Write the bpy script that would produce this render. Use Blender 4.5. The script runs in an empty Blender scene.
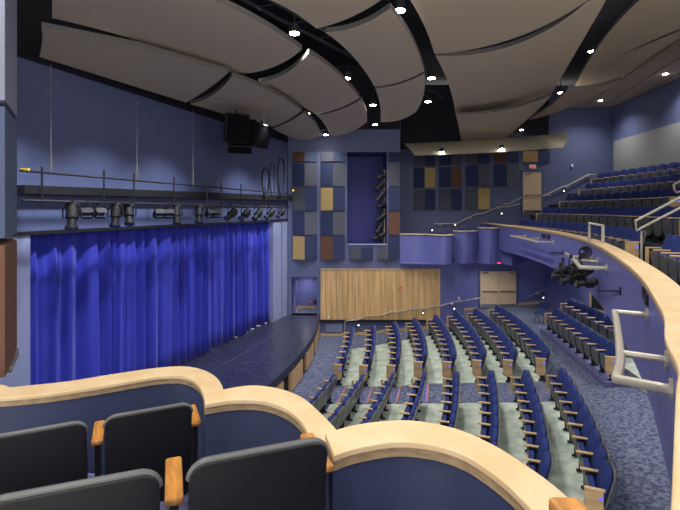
import bpy, bmesh, math, random
from mathutils import Vector, Matrix
random.seed(7)
C = bpy.context.scene.collection
H = 5.75; F = 453.0; CX = 340.0; HY = 209.0
AX = Vector((.9455, -.3256, 0)); TX = Vector((.3256, .9455, 0))
O0 = Vector((-2.84, 19.2, 0))
PI = math.pi
# ------------------------------------------------------------------ materials
MATS = {}
def mat(name, col, rough=.6, metal=0, noise=0, scale=20, bump=0, emit=0, col2=None, spec=.5, kind='noise', sheen=0, stretch=None):
    if name in MATS: return MATS[name]
    m = bpy.data.materials.new(name); m.use_nodes = True
    nt = m.node_tree; b = nt.nodes['Principled BSDF']
    b.inputs['Base Color'].default_value = (*col, 1)
    b.inputs['Roughness'].default_value = rough
    b.inputs['Metallic'].default_value = metal
    b.inputs['Specular IOR Level'].default_value = spec
    if sheen: b.inputs['Sheen Weight'].default_value = sheen
    if emit:
        b.inputs['Emission Color'].default_value = (*(col2 or col), 1)
        b.inputs['Emission Strength'].default_value = emit
    if noise or bump:
        tc = nt.nodes.new('ShaderNodeTexCoord'); mp = nt.nodes.new('ShaderNodeMapping')
        nt.links.new(tc.outputs['Object'], mp.inputs['Vector'])
        if stretch: mp.inputs['Scale'].default_value = stretch
        if kind == 'noise':
            t = nt.nodes.new('ShaderNodeTexNoise'); t.inputs['Scale'].default_value = scale; t.inputs['Detail'].default_value = 5
            out = t.outputs['Fac']
        elif kind == 'voronoi':
            t = nt.nodes.new('ShaderNodeTexVoronoi'); t.inputs['Scale'].default_value = scale; out = t.outputs['Distance']
        elif kind == 'wave':
            t = nt.nodes.new('ShaderNodeTexWave'); t.inputs['Scale'].default_value = scale; t.inputs['Distortion'].default_value = 4
            t.inputs['Detail'].default_value = 3; out = t.outputs['Fac']
        nt.links.new(mp.outputs['Vector'], t.inputs['Vector'])
        if noise:
            r = nt.nodes.new('ShaderNodeValToRGB')
            c2 = col2 if (col2 and not emit) else tuple(max(0, c*(1-noise)) for c in col)
            r.color_ramp.elements[0].position = .38; r.color_ramp.elements[1].position = .62
            r.color_ramp.elements[0].color = (*c2, 1); r.color_ramp.elements[1].color = (*col, 1)
            nt.links.new(out, r.inputs['Fac']); nt.links.new(r.outputs['Color'], b.inputs['Base Color'])
        if bump:
            bp = nt.nodes.new('ShaderNodeBump'); bp.inputs['Strength'].default_value = bump; bp.inputs['Distance'].default_value = .01
            nt.links.new(out, bp.inputs['Height']); nt.links.new(bp.outputs['Normal'], b.inputs['Normal'])
    MATS[name] = m; return m

def brick_mat(name, col, mortar, w=.4, h=.2, vert='Y'):
    """painted block wall: procedural courses on the object's own coordinates"""
    m = mat(name, col, .55)
    nt = m.node_tree; b = nt.nodes['Principled BSDF']
    tc = nt.nodes.new('ShaderNodeTexCoord'); sp = nt.nodes.new('ShaderNodeSeparateXYZ'); cb = nt.nodes.new('ShaderNodeCombineXYZ')
    ad = nt.nodes.new('ShaderNodeMath'); ad.operation = 'ADD'
    nt.links.new(tc.outputs['Object'], sp.inputs[0])
    nt.links.new(sp.outputs['X'], ad.inputs[0]); nt.links.new(sp.outputs['Y'], ad.inputs[1])
    nt.links.new(ad.outputs[0], cb.inputs['X']); nt.links.new(sp.outputs['Z'], cb.inputs['Y'])
    t = nt.nodes.new('ShaderNodeTexBrick'); nt.links.new(cb.outputs[0], t.inputs['Vector'])
    t.inputs['Scale'].default_value = 1; t.inputs['Brick Width'].default_value = w; t.inputs['Row Height'].default_value = h
    t.inputs['Mortar Size'].default_value = .006; t.inputs['Mortar Smooth'].default_value = .6
    t.inputs['Color1'].default_value = (*col, 1); t.inputs['Color2'].default_value = (*[c*.95 for c in col], 1); t.inputs['Mortar'].default_value = (*mortar, 1)
    nt.links.new(t.outputs['Color'], b.inputs['Base Color'])
    return m

wall_blue = brick_mat('painted_block_blue', (.105, .13, .265), (.085, .10, .21))
wall_smooth = mat('painted_blue', (.135, .155, .42), .5, noise=.06, scale=2)
fascia_blue = mat('fascia_blue', (.13, .145, .42), .42, noise=.05, scale=3)
pale_blue = mat('pale_blue_paint', (.30, .34, .56), .5, noise=.05, scale=2)
navy_in = mat('navy_box_lining', (.032, .045, .11), .6, noise=.1, scale=6)
black = mat('black_paint', (.006, .007, .016), .8, noise=.2, scale=4)
blackm = mat('black_metal', (.009, .009, .012), .6, noise=.2, scale=30)
blackp = mat('black_plastic', (.007, .008, .010), .5, noise=.15, scale=60, bump=.1, spec=.3)
edge_grey = mat('grey_plastic_edge', (.10, .105, .11), .45, noise=.1, scale=80)
shell_grey = mat('seat_shell_grey', (.13, .135, .14), .4, noise=.1, scale=20)
seat_blue = mat('seat_fabric_blue', (.028, .048, .215), .85, noise=.3, scale=45, bump=.1, spec=.2)
maple = mat('maple_cap', (.74, .57, .35), .36, noise=.10, scale=3.2, stretch=(1.5, 1.5, 1), col2=(.68, .49, .27))
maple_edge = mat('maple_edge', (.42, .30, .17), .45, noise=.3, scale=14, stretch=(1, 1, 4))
arm_wood = mat('armrest_wood', (.68, .47, .24), .35, noise=.25, scale=10, stretch=(1, .2, 1))
arm_near = mat('armrest_orange_wood', (.62, .27, .06), .3, noise=.35, scale=14, stretch=(3, .6, 1))
panel_wood = mat('oak_plank', (.74, .48, .22), .4, noise=.32, scale=4, stretch=(2.2, 1, .12))
door_wood = mat('door_oak', (.66, .50, .33), .45, noise=.15, scale=8, stretch=(4, 1, .6))
curtain_m = mat('curtain_velvet', (.030, .042, .50), .8, noise=.15, scale=8, sheen=.2, stretch=(1, 1, .1))
carpet = mat('carpet_speckled', (.16, .19, .29), .95, noise=1, scale=14, col2=(.04, .05, .125), bump=.4)
carpet2 = mat('carpet_aisle', (.16, .175, .34), .95, noise=1, scale=22, col2=(.06, .06, .18), bump=.3)
concrete = mat('pale_concrete', (.56, .64, .56), .5, noise=1, scale=3.5, col2=(.36, .44, .39))
stage_m = mat('stage_black', (.045, .048, .085), .3, noise=.6, scale=9, spec=.6)
cloud_m = mat('cloud_plaster', (.68, .565, .40), .75, noise=.08, scale=30)
cloud_edge = mat('cloud_edge', (.16, .15, .14), .7, noise=.1, scale=9)
tile_m = mat('ceiling_tile', (.56, .46, .33), .8, noise=.08, scale=40)
metal = mat('beige_metal_pipe', (.50, .47, .40), .38, metal=.25, noise=.08, scale=20)
steel = mat('chrome', (.6, .6, .6), .25, metal=.9, noise=.05, scale=20)
graypan = mat('grey_fabric_panel', (.29, .30, .305), .9, noise=.08, scale=5, stretch=(1, 1, 6))
PC = {'navy': mat('fab_navy', (.03, .045, .125), .9, noise=.2, scale=60), 'grey': mat('fab_grey', (.095, .105, .145), .9, noise=.2, scale=60),
      'slate blue': mat('fab_slate', (.075, .10, .19), .9, noise=.2, scale=60), 'mustard': mat('fab_mustard', (.55, .40, .17), .9, noise=.35, scale=50),
      'brown': mat('fab_brown', (.16, .075, .05), .9, noise=.3, scale=60)}
lamp_m = mat('lamp_lens', (1, .95, .85), .3, emit=30, col2=(1, .93, .82), noise=0)
led_m = mat('blue_led', (.1, .12, .8), .3, emit=.8, col2=(.08, .12, 1))
led_w = mat('step_light_lens', (1, .95, .85), .3, emit=1.6, col2=(1, .95, .85))
red_m = mat('red_plastic', (.7, .03, .03), .4, noise=.1, scale=20)
white_m = mat('white_plastic', (.75, .75, .75), .5, noise=.05, scale=20)
yellow_m = mat('yellow_tape', (.8, .6, .05), .6, noise=.1, scale=20)
lens_m = mat('lens_glass', (.05, .07, .12), .08, spec=.9, noise=.1, scale=4)

# ------------------------------------------------------------------ mesh building
class MB:
    def __init__(s): s.v = []; s.f = []; s.mi = []
    def add(s, vs, fs, mi=0):
        n = len(s.v); s.v += [tuple(v) for v in vs]; s.f += [tuple(i+n for i in f) for f in fs]; s.mi += [mi]*len(fs); return s
    def box(s, c, size, rot=None, mi=0):
        c = Vector(c); hx, hy, hz = size[0]/2, size[1]/2, size[2]/2
        vs = [Vector((x*hx, y*hy, z*hz)) for z in (-1, 1) for y in (-1, 1) for x in (-1, 1)]
        if rot is not None: vs = [rot @ v for v in vs]
        return s.add([v+c for v in vs], [(0, 2, 3, 1), (4, 5, 7, 6), (0, 1, 5, 4), (2, 6, 7, 3), (0, 4, 6, 2), (1, 3, 7, 5)], mi)
    def tube(s, pts, r, n=8, closed=False, mi=0, r2=None):
        pts = [Vector(p) for p in pts]; k = len(pts); vs = []; fs = []; up = None
        for i, p in enumerate(pts):
            if closed: d = pts[(i+1) % k]-pts[i-1]
            elif i == 0: d = pts[1]-p
            elif i == k-1: d = p-pts[i-1]
            else: d = (pts[i+1]-p).normalized()+(p-pts[i-1]).normalized()
            if d.length < 1e-9: d = Vector((0, 0, 1))
            d.normalize()
            if up is None: up = Vector((0, 0, 1)) if abs(d.z) < .9 else Vector((1, 0, 0))
            a = d.cross(up)
            if a.length < 1e-4: a = d.cross(Vector((1, 0, 0)))
            a.normalize(); b = a.cross(d).normalized(); up = b
            rr = r if r2 is None else r+(r2-r)*i/(k-1)
            for j in range(n):
                t = 2*PI*j/n; vs.append(p+a*rr*math.cos(t)+b*rr*math.sin(t))
        m = k if closed else k-1
        for i in range(m):
            for j in range(n):
                q = (i+1) % k
                fs.append((i*n+j, i*n+(j+1) % n, q*n+(j+1) % n, q*n+j))
        if not closed: fs += [tuple(range(n))[::-1], tuple((k-1)*n+j for j in range(n))]
        return s.add(vs, fs, mi)
    def prism(s, poly, z0, z1, M=None, mi=0):
        """polygon (x,y) extruded from z0 to z1, in the frame M"""
        n = len(poly); vs = [Vector((p[0], p[1], z0)) for p in poly]+[Vector((p[0], p[1], z1)) for p in poly]
        if M is not None: vs = [M @ v for v in vs]
        fs = [tuple(range(n))[::-1], tuple(range(n, 2*n))]+[(i, (i+1) % n, n+(i+1) % n, n+i) for i in range(n)]
        return s.add(vs, fs, mi)
    def strip(s, A, B, z0, z1, mi=0):
        """solid between the polylines A and B, from z0 to z1 (numbers or functions of a point)"""
        f0 = z0 if callable(z0) else (lambda p: z0); f1 = z1 if callable(z1) else (lambda p: z1)
        n = len(A); vs = []
        for a, b in zip(A, B):
            vs += [(a[0], a[1], f0(a)), (b[0], b[1], f0(b)), (b[0], b[1], f1(b)), (a[0], a[1], f1(a))]
        fs = [(0, 1, 2, 3), (4*n-1, 4*n-2, 4*n-3, 4*n-4)]
        for i in range(n-1):
            q = 4*i
            for j in range(4): fs.append((q+j, q+4+j, q+4+(j+1) % 4, q+(j+1) % 4))
        return s.add(vs, fs, mi)
    def build(s, name, m, parent=None, bevel=0, smooth=False, seg=2, loc=None):
        me = bpy.data.meshes.new(name); 
        vs = s.v if loc is None else [tuple(Vector(v)-Vector(loc)) for v in s.v]
        me.from_pydata(vs, [], s.f)
        for k in (m if isinstance(m, (list, tuple)) else [m]): me.materials.append(k)
        for p, i in zip(me.polygons, s.mi): p.material_index = i
        bm = bmesh.new(); bm.from_mesh(me)
        bmesh.ops.recalc_face_normals(bm, faces=bm.faces)
        if bevel:
            es = [e for e in bm.edges if e.is_manifold and e.calc_face_angle(0) > .6]
            bmesh.ops.bevel(bm, geom=es, offset=bevel, segments=seg, affect='EDGES', profile=.5)
        if smooth:
            for f in bm.faces: f.smooth = True
            for e in bm.edges:
                if e.is_manifold and e.calc_face_angle(0) > .7: e.smooth = False
        bm.to_mesh(me); bm.free()
        o = bpy.data.objects.new(name, me); C.objects.link(o)
        if loc is not None: o.location = loc
        if parent: o.parent = parent
        return o
def tag(o, label=None, cat=None, group=None, kind=None):
    if label: o['label'] = label
    if cat: o['category'] = cat
    if group: o['group'] = group
    if kind: o['kind'] = kind
    return o
def struct(name, mb, m, label=None, parent=None, **k):
    o = mb.build(name, m, parent, **k)
    if not parent: o['kind'] = 'structure'
    if label: o['label'] = label
    return o
def empty(name, loc=(0, 0, 0), rz=0):
    o = bpy.data.objects.new(name, None); C.objects.link(o); o.location = loc; o.rotation_euler = (0, 0, rz); o.empty_display_size = .1
    return o
def copy_tree(o, parent=None):
    c = o.copy(); C.objects.link(c)
    for k in list(c.keys()):
        if k in ('label', 'category', 'group') and parent is None: del c[k]
    if parent: c.parent = parent
    for ch in [x for x in C.objects if x.parent == o]: copy_tree(ch, c)
    return c
KIDS = {}
def snap(o): KIDS[o] = [x for x in C.objects if x.parent == o]; [snap(x) for x in KIDS[o]]
def dup(o, parent=None):
    c = o.copy(); C.objects.link(c)
    if parent: c.parent = parent
    for ch in KIDS.get(o, []): dup(ch, c)
    return c
# ------------------------------------------------------------------ survey helpers (photo pixel -> place)
def P(px, py, y): return Vector(((px-CX)/F*y, y, H-(py-HY)/F*y))
def Zp(px, py, z):                     # point of the sight line at height z below (-) or above (+) the eye
    y = F*z/(HY-py); return Vector(((px-CX)/F*y, y, H+z))
def U(x, y): return (x+2.84)*.9455-(y-19.2)*.3256
def fz(x, y): return max(0, .1*(U(x, y)-2.6))
def onfloor(px, py, h=0.0):
    dx = (px-CX)/F; dz = -(py-HY)/F; lo, hi = 1, 60
    for i in range(50):
        t = (lo+hi)/2
        if H+t*dz > fz(dx*t, t)+h: lo = t
        else: hi = t
    return Vector((dx*t, t, fz(dx*t, t)))
def onT(px, py, off):                  # on the vertical plane parallel to the curtain, off metres towards the house
    r = (px-CX)/F; q = O0+AX*off
    # q + TX*s ; x = r*y
    s = (r*q.y-q.x)/(TX.x-r*TX.y); p = q+TX*s
    return Vector((p.x, p.y, H-(py-HY)/F*p.y))
def curvepts(pts, n=6):                # Catmull-Rom through points
    pts = [Vector(p) for p in pts]; out = []
    for i in range(len(pts)-1):
        p0 = pts[max(i-1, 0)]; p1 = pts[i]; p2 = pts[i+1]; p3 = pts[min(i+2, len(pts)-1)]
        for k in range(n):
            t = k/n
            out.append(.5*((2*p1)+(p2-p0)*t+(2*p0-5*p1+4*p2-p3)*t*t+(3*p1-p0-3*p2+p3)*t**3))
    out.append(pts[-1]); return out
def offset(pts, d):                    # offset a plan polyline to the right of its direction
    o = []
    for i, p in enumerate(pts):
        a = pts[max(i-1, 0)]; b = pts[min(i+1, len(pts)-1)]
        t = Vector((b[0]-a[0], b[1]-a[1], 0)).normalized()
        o.append(Vector((p[0]+t.y*d, p[1]-t.x*d, 0)))
    return o
ORD = ['zeroth', 'first', 'second', 'third', 'fourth', 'fifth', 'sixth', 'seventh', 'eighth', 'ninth', 'tenth', 'eleventh', 'twelfth', 'thirteenth', 'fourteenth', 'fifteenth', 'sixteenth', 'seventeenth', 'eighteenth', 'nineteenth', 'twentieth']
# ================================================================== SETTING
YW = 20.5; K = YW/F
def wx(px, y=YW): return (px-CX)/F*y
def wz(py, y=YW): return H-(py-HY)/F*y
# --- floor (raked carpet)
fl = MB(); nx, ny = 30, 40
vs = [(-12+32*i/nx, -4+34*j/ny, fz(-12+32*i/nx, -4+34*j/ny)) for j in range(ny+1) for i in range(nx+1)]
fs = [(j*(nx+1)+i, j*(nx+1)+i+1, (j+1)*(nx+1)+i+1, (j+1)*(nx+1)+i) for j in range(ny) for i in range(nx)]
fl.add(vs, fs); struct('floor', fl, carpet, 'speckled blue carpet of the raked orchestra floor')
# --- far side wall with openings: doorway at stage level, tall lighting niche
def wall_cells(name, xs, zs, holes, y0, y1, m, label):
    mb = MB(); zt = max(zs)
    for i in range(len(xs)-1):
        for j in range(len(zs)-1):
            if (i, j) in holes: continue
            mb.box(((xs[i]+xs[i+1])/2, (y0+y1)/2, (zs[j]+zs[j+1])/2), (xs[i+1]-xs[i], y1-y0, zs[j+1]-zs[j]))
    return struct(name, mb, m, label)
xs = [wx(288), wx(291.5), wx(317), wx(347), wx(387), wx(400)]
zs = [-.2, .95, wz(277), wz(245), wz(152), H+3.6]
wall_cells('wall_far', xs, zs, {(1, 1), (3, 3)}, YW, YW+.35, wall_blue, 'blue painted block side wall across the hall')
mb = MB(); mb.box(((wx(400)+wx(464))/2, YW+.175, (H-2.45)/2-.1), (wx(464)-wx(400), .35, H-2.45+.2))
struct('wall_far', mb, wall_smooth, 'lower blue wall beneath the side boxes')
mb = MB(); mb.box((wx(400)-.15, (YW+22.9)/2+.2, (H+3.6+H-2.45)/2), (.3, 2.2, 6.05))
struct('wall_far', mb, wall_blue, 'return of the blue side wall beside the boxes')
# niche interior
mb = MB(); xa, xb, za, zb = wx(347), wx(387), wz(245), wz(152)
mb.box(((xa+xb)/2, YW+1.85, (za+zb)/2), (xb-xa+.3, .1, zb-za+.3)); mb.box((xa-.05, YW+1.1, (za+zb)/2), (.1, 1.5, zb-za+.2)); mb.box((xb+.05, YW+1.1, (za+zb)/2), (.1, 1.5, zb-za+.2))
mb.box(((xa+xb)/2, YW+1.1, za-.05), (xb-xa+.2, 1.5, .1)); mb.box(((xa+xb)/2, YW+1.1, zb+.05), (xb-xa+.2, 1.5, .1))
struct('wall_niche', mb, mat('niche_blue', (.045, .05, .26), .6, noise=.08, scale=3), 'deep blue lining of the tall lighting niche')
mb = MB(); mb.box(((xa+xb)/2, YW-.01, za+.03), (xb-xa, .1, .05)); struct('trim_1', mb, pale_blue, 'pale sill of the tall lighting niche')
# stage-level passage
mb = MB(); xa, xb, za, zb = wx(291.5), wx(317), .95, wz(277)
mb.box(((xa+xb)/2, YW+1.5, (za+zb)/2), (xb-xa+.6, .1, zb-za+.4)); mb.box((xa-.05+.15, YW+.95, (za+zb)/2), (.1, 1.2, zb-za+.2)); mb.box((xb+.25, YW+.95, (za+zb)/2), (.1, 1.2, zb-za+.2)); mb.box(((xa+xb)/2+.1, YW+.95, zb+.05), (xb-xa+.3, 1.2, .1))
struct('wall_passage', mb, wall_smooth, 'blue walls of the passage beside the stage')
mb = MB(); mb.box(((xa+xb)/2+.1, YW+.75, za-.05), (xb-xa+.4, 1.6, .1)); struct('floor_passage', mb, carpet, 'carpeted passage floor at stage level')
mb = MB(); mb.box(((xa+xb)/2+.1, YW+1.43, za+.06), (xb-xa+.4, .03, .12)); mb.box((xa+.16, YW+.95, za+.06), (.03, 1.0, .12)); struct('baseboard_passage', mb, arm_wood)
# recess walls behind the boxes (upper), under the balcony (lower)
YU = 22.9; YL = 23.5
mb = MB(); mb.box(((wx(400)-.3+14.3)/2, YU+.15, (12+H-1.9)/2), (14.3-wx(400)+.3, .3, 12-H+1.9))
struct('wall_recess', mb, wall_blue, 'blue block wall behind the balcony stair')
mb = MB(); mb.box(((5.4+14.3)/2, YL+.15, 1.95), (14.3-5.4, .3, 4.3)); mb.box((wx(464)-.15, (YW+YL)/2+.1, 1.7), (.3, YL-YW-.2, 3.4))
struct('wall_under_balcony', mb, wall_smooth, 'blue wall with the lower double door')
# black layer standing in for the shade high on the recessed wall
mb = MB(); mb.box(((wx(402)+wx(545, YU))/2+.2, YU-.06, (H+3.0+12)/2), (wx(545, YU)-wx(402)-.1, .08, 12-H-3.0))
struct('wall_shade', mb, black, 'black upper wall above the low ceiling reflector')
# wood plank panelling on the far wall: one plank at a time
x0, x1 = wx(320.5), wx(440); z0, z1 = wz(319.5), wz(269.5)
mb = MB(); n = 22
for i in range(n):
    a = x0+(x1-x0)*i/n; b = x0+(x1-x0)*(i+1)/n-.006
    mb.box(((a+b)/2, YW-.03, (z0+z1)/2), (b-a, .06, z1-z0))
struct('trim_2', mb, panel_wood, 'oak plank panelling on the far wall', bevel=.006, seg=1)
mb = MB(); mb.box(((x0+x1)/2, YW-.05, z0-.05), (x1-x0, .12, .08)); struct('trim_3', mb, black, 'black ledge under the oak planks')
mb = MB(); mb.box(((x0+x1)/2, YW-.04, z1+.02), (x1-x0, .09, .04)); struct('trim_4', mb, arm_wood, 'thin oak rail on top of the planks')
# grille + wood base below
mb = MB(); mb.box(((wx(326)+wx(342))/2, YW-.02, wz(328)), (wx(342)-wx(326), .03, .34))
for i in range(9): mb.box(((wx(326)+wx(342))/2, YW-.045, wz(328)-.15+i*.037), (wx(342)-wx(326)-.04, .02, .012))
tag(mb.build('wall_grille', pale_blue), 'pale blue vent grille low on the wall below the oak planks', 'vent grille')
mb = MB(); 
for i in range(12):
    a = x0+(wx(464)-x0)*i/12; b = x0+(wx(464)-x0)*(i+1)/12; z = fz((a+b)/2, YW)
    mb.box(((a+b)/2, YW-.015, z+.06), (b-a, .03, .13))
struct('baseboard_far', mb, arm_wood)
mb = MB(); 
for a, b in ((5.62, wx(478, YL)), (wx(518, YL), 10.6)):
    k = 6
    for i in range(k):
        p = a+(b-a)*i/k; q = a+(b-a)*(i+1)/k; mb.box(((p+q)/2, YL-.015, fz((p+q)/2, YL)+.06), (q-p, .03, .13))
struct('baseboard_under_balcony', mb, arm_wood)

# --- proscenium wall, parallel to the curtain
def onL(t, off=0): return Vector((-2.84-.342*t, 19.2-t, 0))+AX*off
def lbox(mb, ta, tb, o0, o1, z0, z1, mi=0):
    a, b, c, d = onL(ta, o0), onL(tb, o0), onL(tb, o1), onL(ta, o1)
    mb.add([(p.x, p.y, z) for z in (z0, z1) for p in (a, b, c, d)], [(0, 1, 2, 3), (7, 6, 5, 4), (0, 4, 5, 1), (1, 5, 6, 2), (2, 6, 7, 3), (3, 7, 4, 0)], mi); return mb
ZH = H-.47
struct('wall_proscenium', lbox(MB(), -1.5, 16, -.3, 0, ZH, H+3.0), wall_blue, 'blue block wall above the stage curtain')
struct('wall_proscenium', lbox(MB(), -1.5, 16, -.3, 0, H+3.0, H+6.5), black, 'wall top above the stage curtain, painted black as reflector shade')  # black colour stands in for the shade around the ceiling reflectors
struct('wall_far', MB().box(((wx(280)+wx(400))/2, YW+.18, H+5.05), (wx(400)-wx(280), .35, 2.9)), black, 'top of the far side wall, painted black as shade')  # painted black so the wall reads as shaded in the ceiling gaps
mb = lbox(MB(), -1.45, -.85, -.3, .0, .95, ZH); lbox(mb, -.72, -.02, -.3, 0, .95, ZH); lbox(mb, 10.03, 10.75, -.3, 0, .95, ZH); lbox(mb, -.85, -.72, -.3, -.08, .95, ZH)
struct('trim_5', mb, pale_blue, 'pale painted posts at the ends of the stage opening')
mb = lbox(MB(), -1.45, 10.75, -.02, .04, ZH-.06, ZH+.02); struct('trim_6', mb, blackm, 'black edge along the top of the stage opening')
mb = lbox(MB(), 10.75, 16, -.3, 0, .95, ZH); struct('wall_proscenium', mb, wall_blue, 'dark blue wall left of the stage curtain')
struct('wall_backstage', lbox(MB(), -2, 16, -3.3, -3.2, .9, 7), black, 'black wall behind the curtain')
# --- stage
lip = [Vector((*p, 0)) for p in [(-.93, 20.45), (-.95, 19.6), (-.985, 17.9), (-1.15, 16.2), (-1.42, 14.6), (-1.84, 12.8), (-2.5, 11.0), (-3.5, 9.2), (-4.8, 7.4), (-6.6, 5.6)]]
lip = curvepts(lip, 6)
back = [onL(-1.6+17.4*i/(len(lip)-1), -3.2) for i in range(len(lip))]
struct('floor_stage', MB().strip(lip, back, .80, .95), stage_m, 'glossy black stage floor with scuffs')
inn = offset(lip, .06); inn2 = offset(lip, .12)
struct('trim_7', MB().strip(offset(lip, -.02), inn, .72, .945), mat('stage_lip', (.03, .035, .08), .5, noise=.2, scale=9), 'dark rounded nosing of the stage edge')
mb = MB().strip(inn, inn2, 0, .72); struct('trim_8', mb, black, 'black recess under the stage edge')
L = len(lip)
mbp = MB(); i = 0
while i < L-7:
    a = offset(lip, -.01)[i:i+6]; b = offset(lip, .06)[i:i+6]; mbp.strip(a, b, .06, .66); i += 7
struct('trim_9', mbp, panel_wood, 'oak panels across the stage front')
# marks on stage (scuffed line of tape)
mb = MB(); a = onL(-.9, .95); b = onL(10, 1.0)
d = (b-a).normalized()*.02; nrm = AX*.018
mb.add([(a-nrm).to_tuple()[:2]+(.953,), (a+nrm).to_tuple()[:2]+(.953,), (b+nrm).to_tuple()[:2]+(.953,), (b-nrm).to_tuple()[:2]+(.953,)], [(0, 1, 2, 3)])
tag(mb.build('stage_tape', mat('worn_tape', (.09, .09, .12), .7, noise=.6, scale=12)), 'worn pale tape line along the stage floor before the curtain', 'tape')

# --- curtain
mb = MB(); N = 560; rows = 8; vs = []; ph = 0; cur = []
for i in range(N+1):
    t = -.02+10.6*i/N
    w = .5+.5*math.sin(t*1.7+1.1)
    ph += (2*PI/(.40+.14*math.sin(t*2.3)+.10*math.sin(t*5.1+2)))*(10.6/N)
    a = .115+.05*math.sin(t*3.1+.5)
    cur.append((t, a*math.sin(ph)+.035*math.sin(ph*2.3+1)+.02*math.sin(ph*.37)))
for r in range(rows+1):
    f = r/rows
    for t, d in cur:
        k = .45+.55*min(1, (1-f)*2.2+.15)
        p = onL(t, -.27+d*k+.02*math.sin(t*4+f*3))
        vs.append((p.x, p.y, .97+(ZH+.35-.97)*f))
fs = [(r*(N+1)+i, r*(N+1)+i+1, (r+1)*(N+1)+i+1, (r+1)*(N+1)+i) for r in range(rows) for i in range(N)]
mb.add(vs, fs); cu = mb.build('stage_curtain', curtain_m, smooth=True)
md = cu.modifiers.new('thick', 'SOLIDIFY'); md.thickness = .008
tag(cu, 'bright royal blue pleated curtain closed across the whole stage', 'curtain')

# ------------------------------------------------------------------ balcony: curved front, rail, tiers
D = [(7.12, 22.85), (7.06, 21), (6.97, 19.6), (6.86, 16.8), (6.47, 13.8), (5.58+.06, 10.6), (4.98, 8.8), (4.18, 6.94), (3.46, 5.4), (2.94, 4.38), (2.35, 3.345), (2.05, 2.85), (1.72, 2.38), (1.465, 1.95), (1.265, 1.69), (.81, 1.09), (.67, .91)]
D = D[::-1]
Dc = curvepts([Vector((*p, 0)) for p in D], 6)      # near -> far ; right side = audience
ZR = H-.68; ZB = H-1.8
struct('balcony_front', MB().strip(offset(Dc, .03), offset(Dc, .17), ZB, ZR-.045), fascia_blue, 'curved blue balcony front', smooth=True)
struct('balcony_rail_cap', MB().strip(offset(Dc, -.01), offset(Dc, .24), ZR-.04, ZR), maple, 'maple cap along the curved balcony front', bevel=.008)
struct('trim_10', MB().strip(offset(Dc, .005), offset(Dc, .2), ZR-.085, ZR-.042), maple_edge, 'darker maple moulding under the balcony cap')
E0 = -1.37
def along(pts, ymin, ymax): return [p for p in pts if ymin <= p[1] <= ymax]
tiers = []
for k in range(6):
    d0 = .17 if k == 0 else 1.5+.95*(k-1); d1 = 1.5+.95*k
    if k == 5: d1 = 6.4
    z = H+E0+.53*min(k, 4)+(.0 if k < 5 else .0)
    idx = range(0, len(Dc)-1)
    A = [offset(Dc, d0)[i] for i in idx if Dc[i][1] < 22.8 and Dc[i][1] > 1.9]; B = [offset(Dc, d1)[i] for i in idx if Dc[i][1] < 22.8 and Dc[i][1] > 1.9]
    A = A+[Vector((A[-1].x+.03, 22.85, 0))]; B = B+[Vector((B[-1].x+.03, 22.85, 0))]
    tiers.append(struct('balcony_tier', MB().strip(A, B, H-1.8, z), [mat('tier_carpet', (.06, .07, .13), .95, noise=.6, scale=20)], 'dark carpeted balcony step, '+ORD[k+1]+' from the front'))
soff = [offset(Dc, .17)[i] for i in range(len(Dc)) if Dc[i][1] > 1.9]; soff2 = [offset(Dc, 6.0)[i] for i in range(len(Dc)) if Dc[i][1] > 1.9]
struct('ceiling_under_balcony', MB().strip(soff, soff2, ZB+.0, ZB+.02), wall_smooth, 'blue soffit under the balcony')
# upper back wall
bw = [Vector((*p, 0)) for p in [(13.66, 23.0), (13.3, 18.5), (12.9, 15.5), (12.0, 12.0), (10.7, 8.5)]]
bw = curvepts(bw, 5)
struct('wall_back', MB().strip(bw, offset(bw, -.3), H+.2, 12), wall_blue, 'blue block wall behind the balcony seats')
gp = [p for p in curvepts([Vector((*q, 0)) for q in [(13.52, 22.4), (13.18, 18.5), (12.78, 15.5), (12.0, 12.4)]], 6)]
o = MB().strip(gp, offset(gp, -.06), H+1.78, H+3.35).build('acoustic_wall_panel', graypan)
tag(o, 'long grey fabric acoustic panel on the wall behind the top balcony row', 'acoustic panel')
# lower back wall
lw = [Vector((*p, 0)) for p in [(10.65, 23.6), (10.5, 20.5), (10.2, 17.5), (9.6, 14), (8.7, 11), (7.6, 8.5)]]
struct('wall_back', MB().strip(curvepts(lw, 4), offset(curvepts(lw, 4), -.3), 0, ZB), wall_smooth, 'blue wall under the rear of the balcony')

# --- far side boxes
def boxrail(pts, zr, zb, label_n, near=False):
    c = curvepts(pts, 6)
    struct('box_front', MB().strip(offset(c, -.03), offset(c, -.14), zb, zr-.04), fascia_blue, f'curved blue front of the {label_n}', smooth=True)
    struct('box_rail_cap', MB().strip(offset(c, .02), offset(c, -.22), zr-.04, zr), maple, f'maple cap on the {label_n}', bevel=.006)
ZS = H-2.42
def V2(px, y): return Vector(((px-CX)/F*y, y, 0))
boxrail([V2(400, 20.47), V2(412, 20.5), V2(424, 20.35), V2(435, 19.9), V2(444, 19.65), V2(452, 19.8), V2(453.6, 20.3)], H-1.12, ZS, 'lowest far side box')
boxrail([V2(453, 20.5), V2(459, 20.2), V2(465, 20.05), V2(472, 20.15), V2(477.5, 20.5)], H-.97, ZS, 'middle far side box')
boxrail([V2(477.5, 20.5), V2(483, 20.1), V2(490, 19.9), V2(497, 19.95), V2(502, 20.25)], H-.82, ZS, 'far side box nearest the balcony')
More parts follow.
